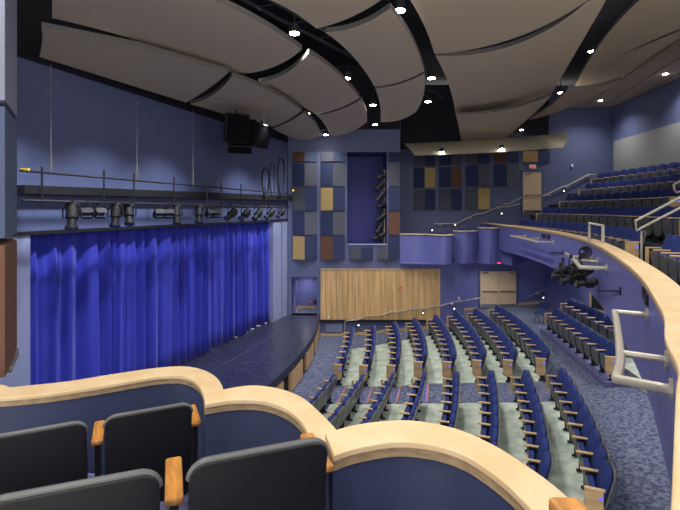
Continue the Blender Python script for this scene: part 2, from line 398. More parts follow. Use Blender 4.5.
# wedge under last box joining the balcony front
q = MB(); a = V2(477.5, 20.5); b = V2(490, 19.9); c = V2(502, 20.1); d = V2(527, 18.9); e = V2(527, 22.8); f_ = V2(470, 22.8)
q.prism([(p.x, p.y) for p in (a, b, c, (V2(512, 19.4)), (V2(527, 21.0)), (V2(500, 22.8)), f_)], ZS, H-1.85); struct('trim_11', q, fascia_blue, 'curved blue soffit piece joining side box and balcony')
# box floors + soffit
for i, (pa, pb, z) in enumerate([(400, 453, -2.02), (453, 477, -1.85), (477, 503, -1.68)]):
    mb = MB(); a, b, c_, d_ = V2(pa, 20.35), V2(pb, 20.25), V2(pb, 20.25), V2(pa, 20.4)
    mb.prism([(a.x, 20.7), (b.x, 20.6), (b.x+.02, 22.88), (a.x, 22.88)], H-2.4, H+z); struct('floor_box', mb, carpet2, f'carpeted floor of the {ORD[i+1]} far side box')
mb = MB(); mb.prism([(wx(400), 20.2), (wx(440, 19.9), 19.85), (wx(453, 20.), 20.1), (wx(478), 20.4), (wx(503), 20.2), (8.2, 21), (8.2, 23.5), (wx(400), 23.5)], H-2.44, H-2.40)
struct('ceiling_under_boxes', mb, wall_smooth, 'blue soffit under the far side boxes')

# ------------------------------------------------------------------ near boxes (rail caps in the foreground)
def nearcap(far_px, inn_px, z, n1, n2, thick=.045, steps=40):
    A = curvepts([Zp(a, b, z) for a, b in far_px], 8); B = curvepts([Zp(a, b, z) for a, b in inn_px], 8)
    def resample(P_, n):
        L_ = [0]
        for i in range(1, len(P_)): L_.append(L_[-1]+(P_[i]-P_[i-1]).length)
        out = []; j = 0
        for k in range(n):
            s = L_[-1]*k/(n-1)
            while j < len(P_)-2 and L_[j+1] < s: j += 1
            f = (s-L_[j])/max(1e-9, L_[j+1]-L_[j]); out.append(P_[j].lerp(P_[j+1], min(1, f)))
        return out
    A = resample(A, steps); B = resample(B, steps)
    top = H+z
    o1 = struct('box_rail_cap', MB().strip(A, B, top-.03, top), maple, n1, bevel=.006)
    mid = [a.lerp(b, .93) for a, b in zip(A, B)]; mo = [a.lerp(b, .06) for a, b in zip(A, B)]
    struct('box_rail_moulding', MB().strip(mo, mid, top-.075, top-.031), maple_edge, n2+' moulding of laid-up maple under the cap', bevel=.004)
    struct('box_lining', MB().strip([a.lerp(b, .1) for a, b in zip(A, B)], [a.lerp(b, .86) for a, b in zip(A, B)], H-2.45, top-.076), navy_in, n2+' navy panel below the rail', smooth=True)
nearcap([(-70, 392), (-20, 385), (2, 384), (10, 387), (30, 385), (68, 381), (115, 373.5), (162, 367), (189, 366.4), (208, 371.5), (219, 380), (224, 392), (223, 410), (221, 430)],
        [(-70, 407), (-20, 400), (0, 398), (20, 396.5), (40, 394.5), (68, 391), (100, 386), (135, 380), (162, 376), (182, 376), (194.5, 381), (202, 391), (204.5, 408), (205, 421)], -1.4, 'maple cap of the lowest foreground box rail', 'lowest foreground box')
nearcap([(203.5, 393), (224, 389), (251, 385), (278, 388), (302, 397), (322, 414), (337, 430), (347, 448), (352, 480)],
        [(205, 404), (230.6, 400), (257.6, 400), (278, 405), (295, 415), (306.7, 430), (315, 448), (323, 462), (331, 478)], -1.2, 'maple cap of the middle foreground box rail', 'middle foreground box')
nearcap([(325, 433), (352, 425), (379, 421), (400, 419.7), (420.6, 420.8), (441, 424.4), (462, 430), (482, 438.6), (503, 449.6), (523.5, 463), (548, 480), (583, 510), (606, 535)],
        [(334, 455.5), (352, 449), (379, 443.5), (397, 441.5), (412, 442), (425, 443.5), (441, 446.5), (462, 453.7), (480, 464), (503, 481), (522, 499), (535, 514), (548, 535)], -1.0, 'maple cap of the nearest foreground box rail', 'nearest foreground box')
# near box floors
mb = MB(); mb.prism([(-3.4, 3.3), (-2.6, 1.4), (-.4, 1.6), (-.35, 2.6), (-1.2, 3.3), (-2.0, 3.45)], H-2.2, H-2.0); struct('floor_box', mb, carpet2, 'carpeted floor of the lowest foreground box')
mb = MB(); mb.prism([(-2.45, 1.75), (-1.7, .4), (1.2, .4), (.7, 1.55), (.0, 1.85), (-.05, 2.25), (-.4, 2.55)], H-2.0, H-1.66); struct('floor_box', mb, carpet2, 'raised carpeted floor of the nearer foreground boxes')

# ------------------------------------------------------------------ orchestra platforms (pale concrete between rows)
ROWS = {'F1': [(337, 366), (346.2, 334.4), 6], 'F2': [(362.6, 366.8), (367, 332), 6], 'F3': [(390, 366.8), (388, 328), 8], 'F4': [(417.3, 363.5), (408, 324.7), 8],
        'F5': [(446, 363.5), (429, 321.5), 9], 'F6': [(476, 362), (449.4, 318), 9], 'F7': [(507, 361.8), (469, 315), 10], 'F8': [(539.9, 360.3), (490.5, 311.6), 10],
        'N1': [(327, 382.7), (320.8, 390.8), 1, 5], 'N2': [(355.6, 382.7), (332.6, 415), 4, 6], 'N3': [(384.7, 382), (363.7, 420), 5, 8], 'N4': [(415.4, 381.2), (404.5, 415.6), 4, 8],
        'N5': [(447, 381), (442.2, 423.8), 5, 9], 'N6': [(480.9, 379.6), (482.4, 439), 6, 9], 'N7': [(514.9, 379.6), (531, 463), 8, 9], 'N8': [(550.6, 378), (592.4, 492), 9, 9]}
def arms_line(k):
    r = ROWS[k]; a = onfloor(*r[0], .62); b = onfloor(*r[1], .62); n = r[2]
    step = (b-a)/n; tot = r[3] if len(r) > 3 else n
    # gentle curve of the row, ends towards the stage
    pts = []
    for i in range(tot+1):
        p = a+step*i
        nrm = Vector((step.y, -step.x, 0)).normalized()
        if nrm.x < 0: nrm = -nrm
        L_ = step.length*n; s = step.length*i
        bow = (s*(L_-s))/(2*30.)
        p = p+nrm*bow; p.z = fz(p.x, p.y); pts.append(p)
    return pts
lines = {k: arms_line(k) for k in ROWS}
def concrete_between(A, B, name):
    n = 12
    def rs(P_):
        out = []
        for k in range(n):
            s = (len(P_)-1)*k/(n-1); j = min(int(s), len(P_)-2); out.append(P_[j].lerp(P_[j+1], s-j))
        return out
    A, B = rs(A), rs(B)
    mb = MB(); mb.strip(A, B, lambda p: fz(p[0], p[1])-.03, lambda p: fz(p[0], p[1])+.018)
    return struct('floor_row', mb, concrete, name)
for blk, word in (('F', 'far'), ('N', 'near')):
    for i in range(1, 8):
        A = lines[f'{blk}{i}']; B = lines[f'{blk}{i+1}']
        A2 = [p+AX*.10 for p in A]; B2 = [p+AX*.09 for p in B]
        concrete_between(A2, B2, f'pale concrete strip behind row {ORD[i]} of the {word} orchestra block')
    B = lines[blk+'8']
# aisle steps: carpeted treads with lit nosing
for i in range(1, 9):
    a = lines[f'F{i}'][0]; b = lines[f'N{i}'][0]
    p = a+AX*.3; q = b+AX*.3
    d = (q-p)
    mb = MB(); s1 = p+d*.02; s2 = p+d*.98
    A = [s1, s2]; B = [s1+AX*.06, s2+AX*.06]
    mb.strip(A, B, lambda w: fz(w[0], w[1])-.02, lambda w: fz(w[0], w[1])+.05)
    o = struct('step_edge', mb, mat('step_nosing', (.36, .20, .14), .5, noise=.2, scale=12), f'wooden step edge across the centre aisle, {ORD[i]} from the stage')
    mb = MB(); A = [s1-AX*.012, s2-AX*.012]; B = [s1, s2]
    mb.strip(A, B, lambda w: fz(w[0], w[1]), lambda w: fz(w[0], w[1])+.03); e = mb.build('light_strip', mat('strip_led', (.25, .15, .8), .4, emit=.6, col2=(.3, .15, .9)), o)

# platforms under the balcony
ua, ub = onfloor(547.5, 314.4, .77), onfloor(609.7, 358, .77)
va, vb = onfloor(563, 304.7, .92), onfloor(608, 327.6, .92)
d = (ub-ua); ext = d.normalized()
def ramp(p0, p1, w0, w1, dz, label, m, near_ext):
    n = 8; A = []; B = []; e = (p1-p0).normalized(); nr = Vector((-e.y, e.x, 0))
    if nr.x < 0: nr = -nr
    for i in range(n+1):
        c = p0-e*.4+(p1-p0+e*(.4+near_ext))*(i/n); A.append(c+nr*w0); B.append(c+nr*w1)
    return struct('floor_platform', MB().strip(A, B, lambda w: fz(w[0], w[1])-.1, lambda w: fz(w[0], w[1])+dz), m, label)
ramp(ua, ub, -.16, .62, .15, 'low step carrying the front seats under the balcony', carpet2, .1)
ramp(ua, ub, .62, 1.9, .30, 'pale concrete step carrying the rear seats under the balcony', concrete, 2.6)

# ------------------------------------------------------------------ SEATS
def rrect(w, h, r, n=5, r2=None):
    r2 = r if r2 is None else r2; pts = []
    for cx, cy, a0, rr in ((w/2-r2, -h/2+r2, -PI/2, r2), (w/2-r, h/2-r, 0, r), (-w/2+r, h/2-r, PI/2, r), (-w/2+r2, -h/2+r2, PI, r2)):
        for i in range(n+1):
            t = a0+PI/2*i/n; pts.append((cx+rr*math.cos(t), cy+rr*math.sin(t)))
    return pts
def frame(y, z, tilt):  # panel standing in local XZ, thickness along Y, leaning back by tilt
    return Matrix.Translation((0, y, z)) @ Matrix.Rotation(PI/2-tilt, 4, 'X') if False else Matrix.Translation((0, y, z)) @ Matrix.Rotation(-tilt, 4, 'X') @ Matrix.Rotation(PI/2, 4, 'X')
PITCH = .54
def make_seat(hi=False):
    t = empty('theatre_seat')
    n = 8 if hi else 5
    if hi:
        w = .455; ti = .20
        MB().prism(rrect(w-.05, .40, .08, n, .06), .0, .05, frame(.03, .55, ti)).build('backrest', seat_blue, t, bevel=.015, smooth=True)
        sh = MB().prism(rrect(w, .62, .055, n, .05), -.035, .0, frame(.03, .53, ti)).build('back_shell', blackp, t, smooth=True, bevel=.004)
        M = frame(.03, .53, ti)
        pts = [M @ Vector((p[0], p[1], -.012)) for p in rrect(w-.01, .61, .055, n, .05) if p[1] > -.1]
        MB().tube(pts, .015, 8).build('shell_rim', edge_grey, sh, smooth=True)
    else:
        w = .505; ti = .27
        MB().prism(rrect(w-.02, .50, .13, n, .07), .0, .085, frame(.03, .65, ti)).build('backrest', seat_blue, t, bevel=.022, smooth=True)
        MB().prism(rrect(w+.005, .60, .13, n, .06), -.03, .0, frame(.03, .61, ti)).build('back_shell', shell_grey, t, smooth=True, bevel=.006, seg=1)
    MB().prism(rrect(w-.07, .40, .06, n, .12), -.06, .03, frame(-.17, .40, -.12)).build('seat_cushion', seat_blue, t, bevel=.025, smooth=True)
    MB().prism(rrect(w-.06, .42, .05, n, .18), .03, .055, frame(-.17, .38, -.12)).build('seat_shell', shell_grey, t, bevel=.008, seg=1, smooth=True)
    return t
def add_arm(t, x, m, end=False, hi=False, slim=False):
    az = .565 if hi else .635
    MB().box((x, -.17, az), (.05 if hi else .06, .29, .03)).build('armrest', m, t, bevel=.01)
    if end and slim:
        MB().box((x, -.28, .44), (.045, .06, .38)).build('end_panel', arm_wood, t, bevel=.006, seg=1)
    elif end:
        poly = [(-.31, .62), (-.31, .28)]+[(-.31+.08*(1-math.cos(k*PI/8)), .26-.10*math.sin(k*PI/8)) for k in range(1, 5)]+[(-.13+.08*math.sin(k*PI/8), .26-.10*math.cos(k*PI/8)) for k in range(0, 5)]+[(-.05, .62)]
        M = Matrix(((0, 0, 1, x-.022), (1, 0, 0, 0), (0, 1, 0, 0), (0, 0, 0, 1)))
        e = MB().prism(poly, 0, .045, M).build('end_panel', arm_wood, t, bevel=.004, seg=1)
        s = 1 if x > 0 else -1
        MB().box((x+s*.03, -.09, .52), (.02, .04, .04)).build('aisle_light', led_m, e)
    MB().box((x, -.14, az/2-.02), (.03, .12, az-.03)).box((x, -.13, .02), (.05, .22, .035)).build('stand', blackm, t)
def variants(hi=False, m=None):
    m = m or arm_wood; out = {}
    for key, ends in (('mid', 0), ('first', 1), ('last', 2)):
        t = make_seat(hi); add_arm(t, -PITCH/2, m)
        if ends == 1: add_arm(t, PITCH/2, m, end=True, hi=hi)
        if ends == 2:
            for ch in [x for x in C.objects if x.parent == t and x.name.startswith(('armrest', 'stand'))]: bpy.data.objects.remove(ch)
            add_arm(t, -PITCH/2, m, end=True, hi=hi, slim=not hi)
        out[key] = t; snap(t)
    return out
SV = variants(); SVu = {k: False for k in SV}
def get(V, used, key):
    if not used[key]: used[key] = True; return V[key]
    return dup(V[key])
def row(pts, labelf, group, dz=0, V=SV, used=SVu, back=.2, zfun=None, lastend=True, firstend=True):
    """pts: armrest points from the aisle end outwards; seats face the stage"""
    n = len(pts)-1
    for i in range(n):
        a, b = pts[i], pts[i+1]; m = (a+b)/2; t = (b-a).normalized()
        yl = Vector((abs(t.y), -t.x*(1 if t.y > 0 else -1), 0))      # local +Y: away from the stage
        key = 'mid'
        # local +X points to the camera side
        near_first = t.y > 0
        if i == 0 and firstend: key = 'first' if near_first else 'last'
        if i == n-1 and lastend: key = 'last' if near_first else 'first'
        s = get(V, used, key)
        X = Vector((-yl.y*-1, 0, 0))
        ang = math.atan2(yl.y, yl.x)-PI/2
        s.location = (m.x+yl.x*back, m.y+yl.y*back, (zfun(m.x+yl.x*back, m.y+yl.y*back) if zfun else fz(m.x+yl.x*back, m.y+yl.y*back))+dz)
        s.rotation_euler = (0, 0, ang); k = (b-a).length/PITCH
        s.scale = (k, 1, 1)
        tag(s, labelf(i+1, n), 'theatre seat', group)
for k in ROWS:
    blk = 'far' if k[0] == 'F' else 'near'; r = int(k[1])
    rw = ORD[r]
    row(lines[k], lambda i, n, b=blk, rw=rw: f'blue tip-up seat, {ORD[i]} from the cross aisle, {rw} row from the stage, {b} orchestra block', f'seats of the {rw} row in the {blk} orchestra block', .018)
def subdiv(a, b, n): return [a+(b-a)*i/n for i in range(n+1)]
row(subdiv(ub, ua, 9), lambda i, n: f'blue tip-up seat under the balcony, front row, {ORD[i]} from its near end', 'front row of seats under the balcony', .15)
vb2 = va+(vb-va)*(8/6)
row(subdiv(vb2, va, 8), lambda i, n: f'blue tip-up seat under the balcony, rear row, {ORD[i]} from its near end', 'rear row of seats under the balcony', .30, firstend=False)
# balcony rows
def bal_row(k, yfar, ynear, pitch, label, group, nmax=99, ends=(True, True)):
    off = offset(Dc, 1.15+.95*(k-1)-.2)
    pts = [p for p in off]; pts.sort(key=lambda p: -p[1])
    L_ = [0]
    for i in range(1, len(pts)): L_.append(L_[-1]+(pts[i]-pts[i-1]).length)
    def at(s):
        for i in range(1, len(pts)):
            if L_[i] >= s: return pts[i-1].lerp(pts[i], (s-L_[i-1])/(L_[i]-L_[i-1]))
        return pts[-1]
    s = 0
    while at(s).y > yfar: s += .02
    e = s
    while at(e).y > ynear: e += .02
    n = min(nmax, max(1, round((e-s)/pitch))); arms = [at(s+(e-s)*i/n) for i in range(n+1)]
    z = H+E0+.53*(k-1)
    row(arms, label, group, z, zfun=lambda x, y: 0, firstend=ends[0], lastend=ends[1])
    return arms
bal_row(1, 20.6, 10.1, .62, lambda i, n: f'blue balcony seat behind the curved rail, {ORD[i]} from the far end of the front row', 'front balcony row before the aisle')
bal_row(1, 8.6, 6.0, .55, lambda i, n: f'blue balcony seat at the right picture edge behind the rail, {ORD[i]} from the aisle', 'front balcony row at the right picture edge')
bal_row(2, 20.4, 9.6, .60, lambda i, n: f'blue balcony seat, second row up, {ORD[i]} from the far end', 'second balcony row')
bal_row(3, 20.2, 12.3, .60, lambda i, n: f'blue balcony seat, third row up, {ORD[i]} from the far end', 'third balcony row')
bal_row(4, 20.4, 13.0, .62, lambda i, n: f'blue balcony seat, fourth row up, {ORD[i]} from the far end', 'fourth balcony row', ends=(True, False))
bal_row(5, 21.2, 14.0, .62, lambda i, n: f'blue balcony seat in the top row below the grey panel, {ORD[i]} from the far end', 'top balcony row', ends=(True, False))
# far side boxes
for (px, y, z, nm) in ((446, 20.55, -2.0, 'lowest far side box'), (467, 20.75, -1.82, 'middle far side box'), (490, 20.9, -1.64, 'far side box nearest the balcony')):
    c = V2(px, y); e = TX*.0+Vector((1, 0, 0)); 
    for j in (0, 1):
        s = dup(SV['mid']); s.location = (c.x-.2+.42*j, y+.35, H+z); s.rotation_euler = (0, 0, math.radians(-8)); s.scale = (.76, .9, 1)
        tag(s, f'blue seat in the {nm}, {"left" if j == 0 else "right"} of its pair', 'theatre seat', 'pairs of seats in the far side boxes')
# foreground seats
NV = variants(True, arm_near); NVu = {k: False for k in NV}
def near_row(p, q, zf, names, backs):
    d = (q-p).normalized(); yl = Vector((d.y, -d.x, 0))    # away from the stage = towards camera
    ang = math.atan2(yl.y, yl.x)+PI/2
    for i, nm in names:
        m = p+(q-p)*(i+.5); s = get(NV, NVu, 'mid' if nm[1] == 0 else 'last')
        # local +Y must equal yl
        ang = math.atan2(yl.y, yl.x)-PI/2
        s.location = (m.x+yl.x*backs, m.y+yl.y*backs, zf); s.rotation_euler = (0, 0, ang); s.scale = ((q-p).length/PITCH, 1, 1)
        tag(s, nm[0], 'theatre seat', 'dark-backed seats in the foreground boxes')
p = Zp(98, 448, -1.435); q = Zp(194.5, 429, -1.435)
near_row(p, q, H-2.0, [(-1, ('black-backed seat at the left picture edge, behind the lowest foreground rail', 0)), (0, ('black-backed seat with orange armrest under the bend of the lowest foreground rail', 0)), (1, ('x', 0))][:2], .12)
p2 = Zp(174, 494.5, -1.04); q2 = Zp(321, 464, -1.04)
near_row(p2, q2, H-1.66, [(-1, ('nearest black-backed seat at the bottom left picture corner', 0)), (0, ('large black-backed seat at the bottom centre with grey rim', 0))], .10)
tip = Zp(552, 505, -.565); fd = Vector((0, 1, 0)); xl = Vector((1, 0, 0))
so = dup(NV['mid'] if not NVu['mid'] else NV['mid']); rz_ = math.atan2(-fd.y, -fd.x)-PI/2
oo = tip-fd*.315-xl*(PITCH/2); so.location = (oo.x+.01, oo.y-.02, H-.565-.618); so.scale = (1, 1, 1); so.rotation_euler = (0, 0, rz_)
tag(so, 'seat at the bottom edge showing only its orange armrest tip by the nearest rail', 'theatre seat', 'dark-backed seats in the foreground boxes')
mb = MB(); mb.prism([(.0, -.6), (1.6, -.6), (1.6, .5), (.95, .75), (.2, .75)], H-2.0, H-1.145); struct('floor_box', mb, carpet2, 'upper carpeted step beside the photographer')
# outer right armrests of the two foreground rows belong to the next seats (out of view); give them to the last seats
for nm in ('black-backed seat with orange', 'large black-backed seat'):
    for s in [x for x in C.objects if x.get('label', '').startswith(nm)]:
        pass
        for ch in [x for x in C.objects if x.parent == s and x.data and max(v.co.x for v in x.data.vertices) > PITCH/2 and x.name.startswith('armrest')]: pass
for s in [x for x in C.objects if x.get('category') == 'theatre seat' and x.get('group') == 'dark-backed seats in the foreground boxes']: pass
for V, us in ((SV, SVu), (NV, NVu)):
    for k in V:
        if not us[k]:
            for ch in KIDS[V[k]]:
                for g in KIDS.get(ch, []): bpy.data.objects.remove(g)
                bpy.data.objects.remove(ch)
            bpy.data.objects.remove(V[k])
# ------------------------------------------------------------------ folding chair under the balcony
ch = empty('folding_chair', onfloor(541, 323)); tag(ch, 'blue padded folding chair with crossed black legs beside the rear seats', 'folding chair')
ch.rotation_euler = (0, 0, math.radians(-60))
MB().prism(rrect(.42, .40, .06), .44, .48).build('seat', seat_blue, ch, bevel=.01)
MB().prism(rrect(.42, .28, .06), -.015, .02, frame(.2, .74, .2)).build('backrest', seat_blue, ch, bevel=.008)
for s in (-1, 1):
    MB().tube([(s*.21, -.22, 0), (s*.21, .18, .60), (s*.21, .24, .86)], .012).build('leg', blackm, ch)
    MB().tube([(s*.19, .24, 0), (s*.19, -.18, .46)], .012).build('leg', blackm, ch)
# ------------------------------------------------------------------ acoustic panels (folded fabric panels on the walls)
def apanel(x0p, x1p, y0p, y1p, col, Y, side, label, group):
    a, b = (x0p-CX)/F*Y, (x1p-CX)/F*Y; zt, zb = H-(y0p-HY)/F*Y, H-(y1p-HY)/F*Y
    fold = .16; g = .03
    ya, yb = (Y-.06, Y-.06-fold) if side == 'L' else (Y-.06-fold, Y-.06)
    mb = MB(); g2 = .02
    mb.add([(a, Y-.01, zb+g), (b, Y-.01, zb+g), (b, yb, zb+g), (a, ya, zb+g), (a, Y-.01, zt), (b, Y-.01, zt), (b, yb, zt), (a, ya, zt)],
           [(0, 1, 2, 3), (7, 6, 5, 4), (0, 4, 5, 1), (1, 5, 6, 2), (2, 6, 7, 3), (3, 7, 4, 0)])
    o = mb.build('acoustic_panel', PC[col], None, loc=((a+b)/2, Y, (zb+zt)/2)); tag(o, label, 'acoustic panel', group)
def column(xp, rows_, Y, where, group):
    xa, xm, xb = xp
    for i, (y0, y1, l, r) in enumerate(rows_):
        if l: apanel(xa, xm, y0, y1-1.2, l, Y, 'L', f'{l} fabric panel, left half, {ORD[i+1]} row down, {where}', group)
        if r: apanel(xm, xb, y0, y1-1.2, r, Y, 'R', f'{r} fabric panel, right half, {ORD[i+1]} row down, {where}', group)
RY = [(152.5, 163.5), (163.5, 188), (188, 212.3), (212.3, 236.3), (236.3, 261)]
G1 = 'acoustic panels on the far side wall'
column((293, 305, 317.3), [(*RY[0], 'brown', 'slate blue'), (*RY[1], 'navy', 'grey'), (*RY[2], 'grey', 'navy'), (*RY[3], 'navy', 'grey'), (*RY[4], 'mustard', 'navy')], YW, 'leftmost column on the far wall', G1)
column((320.8, 333, 345), [(*RY[0], 'grey', 'slate blue'), (*RY[1], 'navy', 'grey'), (*RY[2], 'mustard', 'navy'), (*RY[3], 'navy', 'grey'), (*RY[4], 'brown', 'navy')], YW, 'second column on the far wall', G1)
column((349.5, 361, 373), [(247, 261, 'grey', 'navy')], YW, 'below the lighting niche', G1)
column((377, 388, 388.5), [(247, 261, 'grey', None)], YW, 'under the right corner of the niche', G1)
for i, (r, c) in enumerate(zip(RY, ['navy', 'grey', 'navy', 'brown', 'navy'])):
    apanel(388.5, 399.5, r[0], r[1]-1.2, c, YW, 'R', f'{c} fabric acoustic panel right of the lighting niche, {ORD[i+1]} from top', G1)
G2 = 'acoustic panels on the recessed wall'
column((413.5, 424, 435), [(156, 168, 'grey', 'navy'), (168, 189.6, 'navy', 'mustard'), (189.6, 211.5, 'grey', 'navy')], YU, 'first column above the side boxes', G2)
column((439, 450, 461.6), [(154.5, 167.3, 'navy', 'grey'), (167.3, 189.3, 'navy', 'brown'), (189.3, 211.5, 'grey', 'navy')], YU, 'second column above the side boxes', G2)
column((465.5, 477, 489.4), [(154, 165.5, 'grey', 'navy'), (165.5, 188.5, 'navy', 'grey'), (188.5, 211, 'grey', 'mustard')], YU, 'third column above the side boxes', G2)
column((493.5, 505.5, 518.4), [(151.5, 164.5, 'brown', 'navy'), (164.5, 188.3, 'navy', 'grey')], YU, 'column left of the upper door', G2)
column((522.7, 536, 549.8), [(151.5, 164, 'mustard', 'navy')], YU, 'above the upper door', G2)
# ------------------------------------------------------------------ doors
def door(name, xa, xb, za, zb, Y, leaves, label):
    fr = MB(); w = xb-xa
    for x in (xa-.04, xb+.04): fr.box((x, Y-.03, (za+zb)/2), (.08, .1, zb-za))
    fr.box(((xa+xb)/2, Y-.03, zb+.04), (w+.16, .1, .08))
    o = struct(name, fr, mat('door_frame', (.10, .11, .22), .5, noise=.05, scale=9), label)
    for i in range(leaves):
        a = xa+w*i/leaves+.01; b = xa+w*(i+1)/leaves-.01
        lf = MB().box(((a+b)/2, Y-.02, (za+zb)/2), (b-a, .05, zb-za-.02)).build('leaf', door_wood, o)
        MB().box(((a+b)/2, Y-.09, za+(zb-za)*.46), (b-a-.12, .04, .06)).build('push_bar', steel, lf, bevel=.008)
        MB().box(((a+b)/2, Y-.05, za+.12), (b-a-.06, .01, .2)).build('kick_plate', steel, lf)
        MB().box((a+.25 if i == 0 else b-.25, Y-.08, zb-.08), (.3, .06, .06)).build('closer', steel, lf)
    return o
door('door_1', wx(480, YL), wx(516, YL), fz(8, YL)-.02, wz(271, YL), YL, 2, 'oak double door with push bars below the boxes')
door('door_2', wx(522.5, YU), wx(541.5, YU), wz(214.5, YU), wz(172, YU), YU, 1, 'oak single door on the balcony level')
# exit sign over the upper door (white with red letters) and red sign under boxes
es = empty('exit_sign', P(532.5, 166.6, YU-.1)); tag(es, 'small white EXIT sign with red letters above the upper door', 'exit sign')
MB().box((0, 0, 0), (.34, .06, .2)).build('housing', white_m, es, bevel=.006)
def text(s, size, m, parent, loc, rot=(PI/2, 0, 0), name='lettering'):
    cu_ = bpy.data.curves.new(name, 'FONT'); cu_.body = s; cu_.size = size; cu_.align_x = 'CENTER'; cu_.align_y = 'CENTER'; cu_.extrude = .003
    ob = bpy.data.objects.new(name, cu_); C.objects.link(ob)
    dg = bpy.context.evaluated_depsgraph_get(); me = bpy.data.meshes.new_from_object(ob.evaluated_get(dg)); bpy.data.objects.remove(ob)
    me.materials.clear(); me.materials.append(m); o = bpy.data.objects.new(name, me); C.objects.link(o); o.parent = parent; o.location = loc; o.rotation_euler = rot; return o
text('EXIT', .13, mat('exit_red', (.9, .05, .03), .5, emit=.6, col2=(1, .05, .03)), es, (0, -.036, 0))
o = MB().box(P(499, 263, 19.6), (.13, .04, .035)).build('warning_light', mat('red_glow', (.9, .05, .05), .4, emit=1.5, col2=(1, .05, .05))); tag(o, 'small red light under the corner of the far side boxes', 'light')
for px, py, Y, lb in ((400.5, 289, YW-.08, 'red and white fire alarm strobe on the oak plank wall'), (484.5, 192, YU-.24, 'red fire alarm strobe on the mustard panel above the boxes'), (310.5, 301, YW+1.38, 'red fire alarm box on the passage wall beside the stage')):
    t = empty('alarm_strobe', P(px, py, Y)); tag(t, lb, 'fire alarm')
    MB().box((0, 0, 0), (.11, .05, .15)).build('housing', red_m, t, bevel=.008); MB().box((0, -.03, -.02), (.05, .02, .07)).build('lens', white_m, t)
o = MB().box(P(315.2, 302, YW+1.35), (.10, .06, .2)).build('wall_phone', blackm); tag(o, 'small black wall phone in the passage beside the stage', 'phone')
o = MB().box(P(328.5, 317.5, YW-.2), (.09, .09, .14)).build('paper_cup', white_m, bevel=.01); tag(o, 'small white box on the ledge at the left foot of the oak planks', 'box')
for px, py, Y, lb in ((423, 313, YW-.05, 'glowing step light below the handrail on the oak plank wall'), (454, 308.5, YW-.03, 'glowing step light on the lower wall left of the double door'), (358.5, 325, YW-.03, 'glowing step light at the low end of the far wall handrail'),
                      (501.4, 213.5, YU-.03, 'glowing step light under the stair rail left of the upper door'), (563.6, 191, YU-.03, 'glowing step light under the stair rail right of the upper door'), (455, 225, YU-.03, 'glowing step light above the middle far side box'),
                      (432, 230.2, YU-.03, 'glowing step light above the lowest far side box'), (543, 297.5, YL-.03, 'glowing step light on the wall under the balcony')):
    t = empty('step_light', P(px, py, Y)); tag(t, lb, 'step light', None)
    MB().tube([(0, .02, 0), (0, -.03, 0)], .085, 14).build('housing', blackm, t); MB().tube([(0, -.03, 0), (0, -.045, 0)], .038, 12).build('lens', led_w, t)
for px, py, lb in ((572, 165.5, 'small white box high on the recessed wall'), ):
    o = MB().box(P(px, py, YU-.04), (.12, .06, .16)).build('wall_box', white_m, bevel=.01); tag(o, lb, 'wall box')
for px, py, lb in ((459, 298.5, 'white thermostat on the lower wall left of the double door'), (554, 294, 'white switch plate on the wall under the balcony')):
    o = MB().box(P(px, py, (YW if px < 464 else YL)-.02), (.09, .04, .13)).build('switch_plate', white_m, bevel=.01); tag(o, lb, 'switch')
# ------------------------------------------------------------------ handrails
def rail(name, pts, r, label, m=metal, brackets=None, cat='handrail'):
    t = empty(name, pts[0]); tag(t, label, cat); o0 = Vector(pts[0])
    MB().tube([Vector(p)-o0 for p in pts], r, 8).build('pipe', m, t, smooth=True)
    for a, b in (brackets or []):
        a = Vector(a)-o0; b = Vector(b)-o0
        br = MB().tube([a, b], r*.85, 8).build('bracket', m, t, smooth=True)
        d_ = (b-a).normalized(); MB().tube([b-d_*.02, b+d_*.005], r*2.2, 12).build('flange', m, br)
    return t
def wallpts(lst, Y): return [P(a, b, Y) for a, b in lst]
hr = wallpts([(344.5, 333), (345, 321.5), (348, 320.5), (357, 320), (367, 315.8), (382, 315), (390, 312), (403, 311), (410, 308.5), (426, 308), (432, 306), (441.5, 305.6), (452, 302.5), (463.5, 300.5)], YW-.13)
rail('handrail', hr, .025, 'pale pipe handrail stepping up along the oak plank wall', brackets=[(P(a, b, YW-.13), P(a, b+1.3, YW-.02)) for a, b in ((357, 320), (382, 315), (403, 311), (426, 308), (452, 302.5))])
rail('handrail', [P(465, 300.5, 21.2), P(479.7, 297.8, 22.6), P(481.2, 309, 22.6)], .025, 'pale pipe handrail beside the lower double door')
hu = [(434, 224), (456.5, 223.5), (476.5, 214), (483, 213.5), (499, 207), (508, 206.8), (521, 203.5)]
rail('handrail', wallpts(hu, YU-.12), .03, 'lower stair handrail left of the upper door', brackets=[(P(a, b, YU-.12), P(a, b+1.5, YU-.02)) for a, b in ((440, 224), (470, 217), (499, 207))])
rail('handrail', [P(503.5, 204.2, YU-.5), P(510, 203.5, YU-.5), P(522, 197, YU-.5)], .03, 'short upper stair handrail just left of the upper door')
hv = [(543, 196), (549, 193.5), (563, 186.5), (567, 186), (583, 177.5), (588, 174.8), (595.4, 174.6)]
rail('handrail', wallpts(hv, YU-.12), .035, 'stair handrail climbing right of the upper door', brackets=[(P(a, b, YU-.12), P(a, b+1.5, YU-.02)) for a, b in ((549, 193.5), (567, 186), (588, 174.8))])
hw = [(528, 296.5), (538, 292), (545, 289), (560, 285), (572, 284), (582, 281.5)]
rail('handrail', wallpts(hw, YL-.13), .03, 'pale handrail on the blue wall under the balcony', brackets=[(P(a, b, YL-.13), P(a, b+1.5, YL-.02)) for a, b in ((538, 292), (572, 284))])
